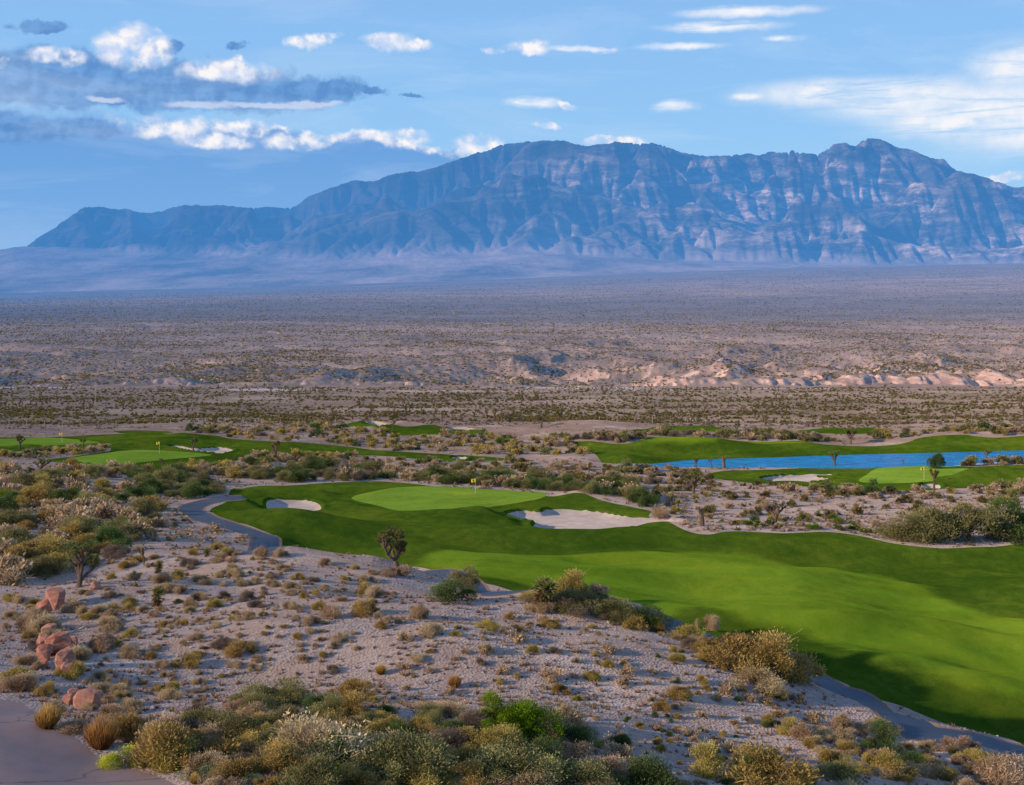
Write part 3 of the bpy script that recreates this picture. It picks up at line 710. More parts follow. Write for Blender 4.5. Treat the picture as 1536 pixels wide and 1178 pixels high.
hero('dry_shrub', 440, 1145, 150, 'wide tan twiggy bush above the blue green cushion plant at the bottom edge', .9)
hero('flower_shrub', 482, 1172, 72, 'yellow green bush at the bottom edge beneath the wide tan twiggy bush', .8)
hero('sagebrush', 610, 1162, 140, 'large grey green sagebrush left of centre at the bottom of the picture', .8)
hero('sagebrush', 765, 1176, 120, 'broad grey green sagebrush beneath the lime green pair', .75)
hero('grey_shrub', 672, 1126, 84, 'leafless grey bush just left of the lime green pair', .9)
hero('dry_shrub', 848, 1096, 74, 'tan bush rising right behind the lime green pair', 1.0)
hero('green_shrub', 933, 1122, 38, 'small dark green bush alone on the gravel right of the lime green pair', 1.)
hero('sagebrush', 880, 1196, 90, 'sagebrush cut by the bottom edge right of the broad grey green sagebrush', 1.)
hero('rabbitbrush', 1165, 1180, 140, 'olive bush at the bottom edge right of centre', .8)
hero('green_shrub', 1316, 1132, 56, 'round green bush on the small mound beside the cart path', 1.25)
hero('rabbitbrush', 1310, 1148, 36, 'small yellow green bush in front of the round green bush on the small mound')
hero('dry_shrub', 1490, 1172, 95, 'large tan bush in the lower right corner below the cart path', .95)
hero('rabbitbrush', 1345, 1168, 60, 'olive bush low on the small mound in the lower right')
hero('rabbitbrush', 1150, 1012, 98, 'largest olive bush on the crest of the gravel slope beside the cart path', 1.)
hero('rabbitbrush', 1085, 985, 115, 'wide olive bush on the crest left of the largest olive bush', .85)
hero('dry_shrub', 1130, 1030, 70, 'tan bush in front of the largest olive bush on the crest', .9)
hero('dry_shrub', 1060, 945, 34, 'upright tan bush at the top left of the crest thicket beside the fairway', 1.7)
hero('sagebrush', 700, 885, 46, 'olive bush standing before the blue strip of cart path behind the gravel mound', 1.2)
hero('green_shrub', 682, 903, 62, 'darker bush in front of the olive bush by the strip of cart path', .8)
hero('dry_shrub', 592, 864, 46, 'tan bush at the foot of the lone Joshua tree on the mound', .8)
hero('sagebrush', 865, 908, 80, 'olive bush right behind the yucca on the crest', .6)
hero('grey_shrub', 855, 915, 70, 'bare grey twiggy bush between the yucca and the crest thicket', .8)
hero('sagebrush', 915, 925, 70, 'grey green bush in the crest thicket two places right of the yucca', .9)
hero('green_shrub', 968, 940, 75, 'dark green bush ending the crest thicket above the cart path', .8)
hero('dry_shrub', 985, 775, 34, 'round pink tan bush at the tail of the large bunker', 1.1)
hero('green_shrub', 955, 755, 26, 'dark green bush behind the tail of the large bunker', 1.2)
hero('dry_shrub', 512, 903, 20, 'small round pink bush on the gravel slope left of the dark brush', .9)
for i, (u, v, w_, k, hs) in enumerate([(1370,812,80,'sagebrush',.8),(1415,812,90,'sagebrush',1.),(1465,812,110,'sagebrush',1.15),(1520,812,90,'green_shrub',1.1),(1350,806,60,'sagebrush',.7),(1560,810,80,'sagebrush',1.)]):
    hero(k, u, v, w_, None, hs); THINGS[-1]['label'] = ['second bush from the left', 'third bush from the left', 'tallest bush', 'dark bush at the picture edge', 'leftmost, lowest bush', 'bush past the dark one'][i]+' in the big thicket behind the right of the fairway'
hero('sagebrush', 1406, 703, 26, 'dense round green tree standing before the lake', 1.5, cat='tree'); THINGS[-1].name = 'round_tree'; THINGS[-1].data = BM['green_shrub'][0]
for i, (u, v, w_) in enumerate([(12,752,50),(45,748,50),(75,746,36)]):
    hero('lime_shrub', u, v, w_, ['leftmost', 'middle', 'rightmost'][i]+' of the bright green low shrubs on the slope at the left edge', .7)

# ---- Joshua trees and yuccas
def mat_bark():
    m, t, out = newmat('shaggy_bark'); pos = t.node('ShaderNodeTexCoord').outputs['Object']
    c = t.ramp(t.noise(t.scale(pos, 9, 9, 3), 1., 5, .7), [(.35, (.085,.06,.045)), (.6, (.22,.165,.125)), (.75, (.33,.26,.20))])
    diffuse(t, out, c, t.bump(t.noise(t.scale(pos, 14, 14, 5), 1., 4, .7), 1., .04)); return m
M_BARK = mat_bark(); M_YUC = mat_plant('yucca_leaves', (.20,.13,.06), (.13,.14,.045), (.30,.29,.10), .3)
M_YUCP = mat_plant('pale_yucca_leaves', (.15,.11,.07), (.24,.20,.12), (.42,.35,.22), .3)
def tube(segs, sides=7):
    V = []; T = []
    for p0, p1, r0, r1 in segs:
        d = (p1-p0); L_ = np.linalg.norm(d); d = d/L_; a = np.cross(d, [0.3,.9,.1]); a /= np.linalg.norm(a); b = np.cross(d, a); o = len(V)
        for p_, r_ in ((p0-d*r0*.3, r0), ((p0+p1)/2, (r0+r1)/2*1.05), (p1+d*r1*.3, r1)):
            for i in range(sides):
                an = 2*math.pi*i/sides; V.append(p_+(a*math.cos(an)+b*math.sin(an))*r_)
        for k in range(2):
            for i in range(sides):
                j = (i+1) % sides; T += [(o+k*sides+i, o+k*sides+j, o+(k+1)*sides+j), (o+k*sides+i, o+(k+1)*sides+j, o+(k+1)*sides+i)]
        V.append(p1+d*r1*.5); c = len(V)-1
        for i in range(sides): T.append((o+2*sides+i, o+2*sides+(i+1) % sides, c))
    return np.array(V), np.array(T)
def joshua(seed, h=4., first=.3, depth=4, spread=.75, nb=(2, 3), leaf=.30, n_leaf=60, thick=.15, skirt=.3, boost=1., lm=(.62,.9), up=.25, stop=.22):
    r = np.random.default_rng(seed); segs = []; heads = []
    def grow(p_, d, L_, rad, k):
        steps = 2
        for s in range(steps):
            d = unit(d+r.standard_normal(3)*.13+np.array([0, 0, .12])); q_ = p_+d*L_/steps; segs.append((p_, q_, rad, rad*.92)); p_ = q_; rad *= .92
        if k == 0: heads.append((p_, d, rad)); return
        nn = r.integers(nb[0], nb[1]+1); a0 = r.uniform(0, 6.28)
        for i in range(nn):
            an = a0+i*2*math.pi/nn+r.uniform(-.5, .5); o_ = np.array([math.cos(an), math.sin(an), .0])
            dd = unit(d*.75+o_*spread*r.uniform(.6, 1.2)+[0, 0, up]); kk = k-1 if r.uniform() > stop else max(k-2, 0)
            grow(p_, dd, L_*r.uniform(*lm)*(boost if k == depth else 1), rad*.80, kk)
    grow(np.zeros(3), np.array([0., 0, 1]), first*h, thick*h/4, depth)
    Vt, Tt = tube(segs); B_ = []; Tp = []; tn = []
    for p_, d, rad in heads:
        n1 = n_leaf; dr = unit(r.standard_normal((n1, 3))+d*.75); along = r.uniform(-.28, .12, n1)
        B_.append(p_+d*along[:,None]*leaf*2.2); Tp.append(B_[-1]+dr*leaf*r.uniform(.8, 1.15, n1)[:,None]); tn.append(np.full(n1, .55+.45*0)+.4*np.clip(along+.3, 0, .4))
        n2 = int(n_leaf*skirt); dr = unit(r.standard_normal((n2, 3))*[1,1,.4]-d*.9); al = r.uniform(-.9, -.25, n2)
        B_.append(p_+d*al[:,None]*leaf*2); Tp.append(B_[-1]+dr*leaf*.8); tn.append(np.full(n2, .08))
    B_ = np.concatenate(B_); Tp = np.concatenate(Tp); tn = np.concatenate(tn)
    V, T = blades(B_, Tp, np.full(len(B_), leaf*.14), r, .02)
    tone = np.clip(np.repeat(tn, 5)+np.tile([-.15,-.15,0,0,.2], len(B_)), 0, 1)
    top = max(V[:,2].max(), .1); k = h/top
    return (Vt*k, Tt), (V*k, T, tone, np.repeat(r.uniform(0, 1, len(B_)), 5))
def jmesh(nm, pale=False, **k):
    (Vt, Tt), g = joshua(**k); return mesh_np(nm+'_trunk', Vt, Tt, M_BARK, True), mk(nm+'_crown', g, M_YUCP if pale else M_YUC)
JT = {
 'full': [jmesh('joshua', seed=11+s, h=1., first=.22, depth=5, spread=1.05, nb=(3,3), leaf=.043, n_leaf=56, thick=.17, lm=(.55,.95), up=.5, stop=.4) for s in range(2)],
 'vase': [jmesh('joshua', seed=31+s, h=1., first=.08, depth=4, spread=.85, nb=(3,4), leaf=.040, n_leaf=60, thick=.11, boost=6., lm=(.42,.8), up=.75, stop=.5) for s in range(2)],
 'open': [jmesh('joshua', seed=51+s, h=1., first=.28, depth=3, spread=.95, nb=(2,3), leaf=.085, n_leaf=60, thick=.22) for s in range(4)],
 'pole': [jmesh('joshua', seed=71+s, h=1., first=.52, depth=1, spread=.5, nb=(2,3), leaf=.11, n_leaf=70, thick=.20, skirt=1.5) for s in range(3)],
 'yucca': [jmesh('yucca', seed=91+s, h=1., first=.42, depth=0, spread=.5, leaf=.25, n_leaf=150, thick=.26, skirt=1.5) for s in range(3)],
 'twin': [jmesh('yucca', seed=105, h=1., first=.30, depth=1, spread=.6, nb=(2,2), leaf=.19, n_leaf=130, thick=.34, skirt=1.6)],
 'pale': [jmesh('joshua', True, seed=121+s, h=1., first=.20, depth=4, spread=.8, nb=(2,3), leaf=.07, n_leaf=60, thick=.26) for s in range(2)],
 'stump': [jmesh('joshua', True, seed=131+s, h=1., first=.35, depth=1, spread=.5, nb=(2,3), leaf=.06, n_leaf=50, thick=.34, skirt=.5) for s in range(2)],
 'far': [jmesh('joshua', seed=141+s, h=1., first=.3, depth=2, spread=.8, nb=(2,3), leaf=.16, n_leaf=16, thick=.24) for s in range(4)],
}
def tree_at(kind, x, Y, h, label, name='joshua_tree', group=None, rot=None, cat='Joshua tree', k=None, wide=1.):
    tr, crn = JT[kind][(random.randrange(9) if k is None else k) % len(JT[kind])]
    e = bpy.data.objects.new(name, None); COL.objects.link(e); e.location = (x, Y, float(ground(x, Y)[0])-.04)
    e.rotation_euler = (0, 0, random.uniform(0, 6.28) if rot is None else rot); e.scale = (h*wide, h*wide, h); e.empty_display_size = .1
    tag(e, label, cat, group); link('trunk', tr, e); link('crown', crn, e); THINGS.append(e); return e
def tree(kind, u, v, hpx, label, **k):
    HB.append((u-hpx*.25, u+hpx*.25, v-hpx, v-2, v)); Y = ray(u, v); return tree_at(kind, (u-768)/F*Y, Y, hpx/F*Y, label, **k)
tree('vase', 118, 881, 72, 'large many branched Joshua tree on the left slope above the red boulders', k=1, wide=1.35, rot=0.)
tree('full', 597, 858, 68, 'lone dense Joshua tree on the crest of the gravel mound before the fairway', k=1, rot=2., wide=1.1)
tree('twin', 815, 915, 54, 'two headed yucca with a shaggy dead skirt on the crest before the fairway', name='yucca', cat='yucca', wide=1.5)
tree('yucca', 235, 910, 36, 'yucca with a dead leaf skirt, larger of the two on the left gravel mound', name='yucca', cat='yucca', k=0)
tree('yucca', 173, 925, 22, 'smaller yucca on the left gravel mound', name='yucca', cat='yucca', k=1)
tree('yucca', 237, 860, 24, 'dark yucca at the left end of the mound crest', name='yucca', cat='yucca', k=2)
tree('pole', 217, 849, 30, 'slim Joshua tree just left of the dark yucca on the mound crest')
tree('yucca', 310, 835, 16, 'little yucca on the mound crest below the bend in the cart path', name='yucca', cat='yucca')
tree('yucca', 32, 872, 34, 'drooping brown yucca in the brush left of the large Joshua tree', name='yucca', cat='yucca')
tree('pale', 1162, 788, 42, 'pale densely branched Joshua tree behind the top edge of the fairway', k=0)
tree('stump', 1053, 789, 30, 'short bare pinkish Joshua tree stump left of the pale Joshua tree', k=0)
tree('stump', 1238, 782, 16, 'tiny stubby Joshua tree right of the pale Joshua tree', k=1)
tree('pole', 1401, 738, 38, 'tall narrow Joshua tree in front of the right green')
tree('open', 1252, 701, 26, 'open branched Joshua tree against the lake')
tree('pole', 1356, 699, 12, 'small Joshua tree at the shore left of the round green tree')
tree('pole', 1068, 703, 18, 'second Joshua tree of the three at the left end of the lake')
tree('pole', 1044, 705, 20, 'first Joshua tree of the three at the left end of the lake')
tree('stump', 1086, 702, 20, 'third, palest Joshua tree of the three at the left end of the lake')
tree('open', 1480, 690, 16, 'dark Joshua tree on the shore near the right edge')
tree('full', 1276, 666, 26, 'dark full Joshua tree on the sand behind the lake bank', wide=1.1)
tree('open', 1040, 742, 34, 'dark Joshua tree on the desert right of the middle green')
tree('open', 565, 714, 24, 'bushy Joshua tree behind the left of the middle green', wide=1.2)
tree('open', 412, 692, 34, 'pale open Joshua tree right of the left green')
tree('open', 290, 676, 22, 'Joshua tree beside the bunker of the left green')
tree('open', 30, 674, 24, 'Joshua tree in front of the far left putting green')
tree('open', 125, 676, 22, 'Joshua tree left of the yellow flag')
tree('open', 62, 712, 26, 'wide dark Joshua tree at the left edge below the left green', wide=1.4)
tree('pole', 245, 702, 16, 'slim Joshua tree on the near edge of the left green')
tree('pole', 350, 702, 20, 'slim pale Joshua tree just right of the left green')
tree('open', 322, 640, 18, 'Joshua tree on the dune at the back of the left fairway')
tree('open', 425, 641, 16, 'Joshua tree right of centre on the dune at the back')
tree('open', 497, 640, 18, 'Joshua tree just left of the back green mound')
tree('open', 590, 645, 16, 'Joshua tree on the mound beside the small back bunker')
tree('open', 812, 642, 20, 'rusty Joshua tree left of the bare sand mound', wide=1.2)
tree('open', 1105, 650, 18, 'dark Joshua tree behind the lake bank left of centre')
tree('open', 1318, 645, 14, 'Joshua tree at the back right of the dark full Joshua tree')
tree('pole', 883, 714, 22, 'slim Joshua tree in the brush behind the middle green')
tree('pole', 905, 722, 22, 'spindly Joshua tree just right of another in the brush behind the middle green')
jr = 0; got = 0
while got < 190 and jr < 5000:
    jr += 1; u = random.uniform(-20, 1560); Y = 1/(1/430+(1/860.-1/430)*random.random()**.9); x = (u-768)/F*Y
    if not clear_of_turf(x, Y, 1): continue
    if float(fbm(np.array([x/70]), np.array([Y/70]), 88, 2)[0]) < -.1: continue
    tree_at('far', x, Y, random.uniform(2., 4.6), 'distant Joshua tree on the creosote flat beyond the golf course', group='Joshua trees on the creosote flat'); got += 1


# ---- red boulders
def mat_rock():
    m, t, out = newmat('red_rock'); pos = t.node('ShaderNodeTexCoord').outputs['Object']; oi = t.node('ShaderNodeObjectInfo')
    p2 = t.vmath('ADD', pos, t.vmath('MULTIPLY', t.noise(pos, 2., 3, out=1), (.5,.5,.5)))
    c = t.ramp(t.noise(t.scale(p2, 1.5, 1.5, 7), 1., 6, .7), [(.3, (.22,.075,.055)), (.5, (.48,.20,.135)), (.62, (.62,.36,.27)), (.75, (.30,.10,.075))])
    c = t.mix(t.math('MULTIPLY', oi.outputs['Random'], .45), c, (.56,.38,.31))
    c = t.mix(t.mr(t.noise(pos, 9, 5, .8), .6, .72, 0, .6), c, (.08,.05,.045))
    diffuse(t, out, c, t.bump(t.noise(pos, 7, 7, .75), .9, .09)); return m
M_ROCK = mat_rock()
def boulder(u, v, w_, h_, label, seed):
    HB.append((u-w_*.4, u+w_*.4, v-h_, v-2, v)); Y = ray(u, v); x = (u-768)/F*Y; w_ = w_/F*Y; h_ = h_/F*Y*1.15; r = random.Random(seed); bm = bmesh.new()
    for i in range(22):
        a = Vector((r.gauss(0,1), r.gauss(0,1), r.gauss(0,1))).normalized(); a /= (max(abs(q_) for q_ in a))**.75
        bm.verts.new((a.x*w_*.46, a.y*w_*.38, a.z*h_*.46))
    bmesh.ops.convex_hull(bm, input=bm.verts[:]); bmesh.ops.delete(bm, geom=[q_ for q_ in bm.verts if not q_.link_faces], context='VERTS')
    bmesh.ops.bevel(bm, geom=bm.edges[:], offset=w_*.03, segments=2, affect='EDGES', profile=.6)
    bmesh.ops.triangulate(bm, faces=bm.faces[:]); bmesh.ops.subdivide_edges(bm, edges=bm.edges[:], cuts=2, use_grid_fill=True)
    V = np.array([q_.co[:] for q_ in bm.verts]); dsp = .05*w_*(fbm(V[:,0]*3/w_+seed, V[:,1]*3/w_+V[:,2]*2.3/w_, seed, 4))
    for q_, d in zip(bm.verts, dsp): q_.co += q_.co.normalized()*float(d)
    me_ = bpy.data.meshes.new('boulder'); bm.to_mesh(me_); bm.free(); me_.materials.append(M_ROCK)
    for p_ in me_.polygons: p_.use_smooth = False
    o = link('boulder', me_); o.location = (x, Y, float(ground(x, Y)[0])+h_*.34); o.rotation_euler = (r.uniform(-.35,.35), r.uniform(-.35,.35), r.uniform(-.7,.7)); tag(o, label, 'boulder'); return o
ROCKS = [(77,912,44,32,'highest and largest red boulder, below the large Joshua tree'),(66,920,24,22,'pale pink boulder leaning on the left of the highest boulder'),(143,884,18,12,'small red boulder at the foot of the large Joshua tree'),
 (74,954,26,20,'uppermost red rock of the boulder pile at the left'),(68,972,30,24,'rounded pink rock under the top of the boulder pile'),(66,990,28,26,'pale faced rock at the left of the boulder pile'),(90,984,42,40,'slanting slab like red boulder in the middle of the pile'),
 (108,968,22,14,'flat pink rock on the right shoulder of the boulder pile'),(99,1003,36,36,'orange red block at the lower right of the boulder pile'),(118,990,16,14,'dark red rock at the right end of the boulder pile'),(66,1001,16,14,'small pink rock at the bottom left of the boulder pile'),
 (105,1012,30,18,'low pink rock at the foot of the boulder pile'),(132,1062,42,32,'large rounded red boulder alone beside the road'),(104,1056,20,16,'small orange rock left of the lone roadside boulder'),(110,1044,20,12,'dark red rock behind the lone roadside boulder'),
 (160,966,16,6,'flat pale red stone lying right of the boulder pile'),(174,1016,10,10,'small red stone on the gravel right of the boulder pile'),(344,842,14,8,'small pale red stone on the crest of the gravel mound')]
for i, (u, v, a, b, lab) in enumerate(ROCKS): boulder(u, v, a, b, lab, 200+i)
o = boulder(119, 948, 15, 7, 'white weathered stick of dead wood on the gravel above the boulders', 333); bpy.data.objects.remove(o)
Yd = ray(119, 948)
Vd, Td = tube([(np.array([-.32,0,0]), np.array([0,.02,.10]), .045, .05), (np.array([0,.02,.10]), np.array([.36,0,.30]), .05, .02)])
M_WOOD = mat_plain('weathered_wood', (.5,.42,.36), (.62,.54,.47), 8.)
o = link('dead_branch', mesh_np('dead_branch', Vd, Td, M_WOOD, True)); o.location = ((119-768)/F*Yd, Yd, float(ground((119-768)/F*Yd, Yd)[0])+.05); tag(o, 'white weathered dead branch on the gravel above the boulder pile', 'dead wood')

# ---- flags on the greens
def solid(name, c, rough=.5):
    m, t, out = newmat(name); pos = t.node('ShaderNodeTexCoord').outputs['Object']
    diffuse(t, out, t.mix(t.noise(pos, 12, 3), c, tuple(x*.85 for x in c)), None, rough, spec=.3); return m
M_YEL = solid('flag_cloth', (.85,.62,.01), .8); M_POLE = solid('pole_paint', (.75,.72,.62)); M_DK = solid('dark_print', (.05,.05,.03))
def flag(u, v, side, label):
    HB.append((u-4, u+4, v-24, v, v))
    Y = ray(u, v); x = (u-768)/F*Y; e = link('golf_flag', None); e.location = (x, Y, float(ground(x, Y)[0])); tag(e, label, 'golf flag')
    V, T = tube([(np.array([0,0,-.1]), np.array([0,0,1.2]), .022, .020), (np.array([0,0,1.2]), np.array([0,0,2.3]), .020, .016)], 8)
    link('pole', mesh_np('pole', V, T, M_POLE, True), e)
    n1, n2 = 12, 8; s_ = np.linspace(0, 1, n1); t_ = np.linspace(0, 1, n2); S_, T_ = np.meshgrid(s_, t_)
    V = np.stack([side*(.02+S_*.54), .06*np.sin(S_*7)*S_, 2.26-T_*.46-.05*S_+.03*np.sin(S_*6+T_)], -1).reshape(-1, 3)
    ix_ = np.arange(n1*n2).reshape(n2, n1); Qd = np.stack([ix_[:-1,:-1], ix_[1:,:-1], ix_[1:,1:], ix_[:-1,1:]], -1).reshape(-1, 4)
    c = link('flag_cloth', mesh_np('flag_cloth', V, Qd, M_YEL, True, quads=True), e)
    a = np.linspace(0, 2*math.pi, 15)[:-1]; V = np.concatenate([[[side*.33, -.05, 2.02]], np.stack([side*.33+.10*np.cos(a), np.full(14, -.05), 2.02+.12*np.sin(a)], 1)])
    link('emblem', mesh_np('emblem', V, np.array([(0, i+1, (i+1) % 14+1) for i in range(14)]), M_DK), c)
    V, T = tube([(np.array([0,0,.004]), np.array([0,0,.012]), .10, .10)], 12); link('cup', mesh_np('cup', V, T, M_DK), e)
flag(713, 742, -1, 'yellow flag on its pole on the middle green')
flag(1386, 721, -1, 'yellow flag on its pole on the right green')
flag(93, 665, -1, 'yellow flag on its pole on the far left green')
flag(239, 681, -1, 'yellow flag on its pole on the left green')
flag(491, 646, -1, 'yellow flag far back beside the small patch of turf left of the back mound')

# ---- strewn plants
tan = 'small tan dry shrub'; oli = 'olive yellow shrub'; sag = 'grey green sagebrush bush'; drk = 'dark green bush'; gry = 'bare grey twiggy shrub'; gol = 'small golden grass clump'
MIXG = [('dry_shrub', 7, tan), ('rabbitbrush', 2.8, oli), ('grey_shrub', .9, gry), ('grass_clump', .22, gol)]
MIXB = [('dry_shrub', 4, 'tan dry bush'), ('rabbitbrush', 4, 'olive bush'), ('sagebrush', 2.6, 'grey green sagebrush'), ('grey_shrub', 1., 'leafless grey bush'), ('green_shrub', .8, 'dark green shrub')]
scatter([(190,1130),(330,1075),(520,1080),(700,1090),(860,1110),(880,1178),(1000,1178),(1000,1205),(200,1205)], 92, MIXB, (1.0, 2.8), 'in the brush belt along the bottom of the picture', 'in the brush belt at the bottom', .55)
scatter([(880,1150),(1500,1150),(1536,1205),(880,1205)], 26, MIXB, (.8, 1.9), 'along the bottom edge right of centre', 'along the bottom edge on the right', .6)
scatter([(300,1040),(560,1050),(700,1070),(830,1085),(860,1120),(500,1100),(240,1120)], 46, MIXB, (.7, 2.), 'just above the brush belt on the lower gravel slope', 'above the brush belt', .6)
scatter([(1190,1110),(1300,1080),(1420,1095),(1500,1150),(1400,1178),(1240,1160)], 60, [('dry_shrub', 6, 'low tan shrub'), ('rabbitbrush', 2, 'low olive shrub')], (.7, 1.9), 'on the small mound beside the cart path', 'on the small mound by the cart path', .5)
scatter([(1015,960),(1080,950),(1160,985),(1205,1025),(1190,1030),(1120,1010),(1040,985)], 26, MIXB, (1.5, 3.2), 'in the thicket on the crest beside the fairway', 'in the crest thicket', .5)
scatter([(765,905),(850,885),(930,905),(1010,945),(990,955),(900,930),(800,915)], 22, MIXB, (1.2, 2.5), 'in the thicket right of the yucca on the crest', 'in the thicket by the yucca', .5)
scatter([(0,900),(80,890),(190,930),(130,1000),(90,1075),(0,1040)], 34, MIXG, (.9, 2.4), 'around the red boulders at the left edge', 'around the red boulders', .6)
scatter([(100,900),(230,840),(420,832),(560,850),(640,930),(420,985),(300,1050),(150,1085),(90,1020),(170,960)], 230, MIXG, (.4, 1.7), 'on the left part of the gravel mound', 'on the left of the gravel mound', .8)
scatter([(560,930),(740,910),(860,910),(980,945),(1200,1040),(1250,1090),(1150,1150),(900,1140),(700,1065),(480,1060),(420,990)], 170, MIXG, (.3, 1.35), 'on the pale middle of the gravel slope', 'on the middle of the gravel slope', .9)
scatter([(980,960),(1200,1030),(1280,1080),(1200,1110),(1150,1178),(930,1178),(900,1100),(1000,1040)], 75, [('green_shrub', 3, 'tiny green sprout shrub'), ('rabbitbrush', 3, 'tiny olive shrub'), ('dry_shrub', 2, 'tiny tan shrub')], (.2, .6), 'on the gravel slope above the cart path', 'on the gravel above the cart path', .9)
scatter([(0,730),(90,720),(200,730),(240,790),(170,840),(100,860),(0,880)], 150, MIXB, (1.8, 4.8), 'in the dense brush on the left slope', 'in the brush on the left slope', .5)
scatter([(170,770),(280,760),(390,800),(400,830),(230,850),(150,870)], 42, MIXG, (.5, 1.7), 'on the pale bank left of the bend in the cart path', 'on the bank by the path bend', .7)
scatter([(190,710),(260,705),(330,725),(325,748),(280,762),(230,745),(190,728)], 30, [('sagebrush', 5, 'tall grey green bush'), ('green_shrub', 5, 'tall dark bush')], (2.2, 4.2), 'in the dark thicket left of the cart path bend', 'in the thicket left of the path bend', .45)
scatter([(0,705),(180,702),(380,690),(420,715),(340,728),(200,712),(90,725),(0,735)], 95, MIXB, (1.5, 3.8), 'between the left green and the brushy slope', 'below the left green', .5)
scatter([(340,715),(520,700),(620,715),(700,728),(560,722),(440,727)], 55, [('sagebrush', 4, 'rounded grey green shrub'), ('green_shrub', 5, 'rounded dark green shrub'), ('grey_shrub', 1, 'grey shrub'), ('dry_shrub', 2, 'tan shrub')], (2.4, 4.8), 'on the bank behind the left of the middle green', 'behind the left of the middle green', .45)
scatter([(600,715),(780,715),(960,735),(980,762),(900,742),(800,734),(700,730)], 80, [('sagebrush', 3, 'rounded grey green shrub'), ('green_shrub', 3, 'rounded dark green shrub'), ('dry_shrub', 3, 'tan shrub')], (2.2, 4.6), 'on the bank behind the right of the middle green', 'behind the right of the middle green', .45)
MIXC = [('creosote_bush', 4, 'olive creosote bush'), ('dry_shrub', 4, 'pink tan shrub'), ('sagebrush', 2, 'grey green shrub'), ('grey_shrub', 1, 'pale grey shrub')]
scatter([(420,690),(700,690),(1000,702),(1120,720),(1000,740),(960,730),(700,712),(430,710)], 230, MIXC, (1.4, 3.2), 'on the rough ground between the middle green and the lake', 'between the middle green and the lake', .5, far=True)
scatter([(980,740),(1120,722),(1400,735),(1536,735),(1536,765),(1300,780),(1200,795),(1100,792),(1010,775)], 150, [('creosote_bush', 5, 'olive creosote bush'), ('rabbitbrush', 1, 'yellow olive shrub'), ('dry_shrub', 2, 'tan shrub')], (.8, 2.4), 'on the pink desert flat behind the fairway', 'on the flat behind the fairway', .6, far=True)
scatter([(1100,790),(1200,770),(1330,790),(1340,806),(1240,797)], 34, [('green_shrub', 3, 'low green shrub'), ('dry_shrub', 2, 'low tan shrub'), ('lime_shrub', 2, 'low bright green shrub')], (.8, 2.), 'along the top edge of the fairway rough', 'along the top edge of the rough', .5, far=True)
scatter([(1060,700),(1270,700),(1290,696),(1120,690),(1060,692)], 30, [('sagebrush', 4, 'rounded shrub'), ('dry_shrub', 3, 'tan rounded shrub'), ('green_shrub', 1, 'dark rounded shrub')], (2.2, 4.2), 'on the near shore of the lake', 'on the near shore of the lake', .4, far=True)
scatter([(1160,732),(1260,728),(1390,732),(1380,742),(1170,742)], 22, [('sagebrush', 3, 'rounded shrub'), ('green_shrub', 2, 'dark rounded shrub'), ('dry_shrub', 2, 'tan rounded shrub')], (2., 3.8), 'in front of the right green and its bunker', 'in front of the right green', .4, far=True)
scatter([(1420,700),(1536,686),(1560,700),(1440,705)], 12, [('dry_shrub', 3, 'tan rounded shrub'), ('sagebrush', 2, 'rounded shrub')], (2.2, 4.), 'right of the right green by the shore', 'by the shore right of the right green', .4, far=True)
scatter([(1440,735),(1536,728),(1580,745),(1460,748)], 14, [('dry_shrub', 3, 'pink tan bush'), ('sagebrush', 2, 'grey green bush')], (2.4, 4.), 'below the right green at the right edge', 'below the right green at the right edge', .4, far=True)
scatter([(290,660),(420,640),(540,645),(700,655),(880,660),(900,680),(760,685),(600,680),(420,665)], 150, MIXB, (2., 4.2), 'in the brush between the back fairways on the left', 'between the back fairways on the left', .45, far=True)
scatter([(280,640),(420,634),(520,640),(470,652),(300,655)], 45, MIXB, (2., 4.4), 'on the low dune behind the left fairway', 'on the dune behind the left fairway', .45, far=True)
scatter([(820,655),(960,650),(1200,652),(1260,664),(1100,661),(900,664)], 90, [('sagebrush', 4, 'grey blue brush bush'), ('grey_shrub', 3, 'grey bush'), ('dry_shrub', 2, 'tan bush')], (2.2, 4.6), 'in the brush behind the bank of the lake', 'behind the bank of the lake', .4, far=True)
scatter([(1280,650),(1536,640),(1560,652),(1440,652),(1340,662)], 40, MIXB, (2.2, 4.4), 'behind the lake bank on the right', 'behind the lake bank on the right', .45, far=True)
scatter([(0,668),(180,668),(240,672),(120,684),(0,690)], 40, MIXB, (1.6, 3.6), 'between the two greens at the left edge', 'between the greens on the left', .5, far=True)
scatter([(340,668),(430,665),(560,678),(520,690),(400,700)], 45, MIXB, (1.8, 3.8), 'right of the left green', 'right of the left green', .5, far=True)

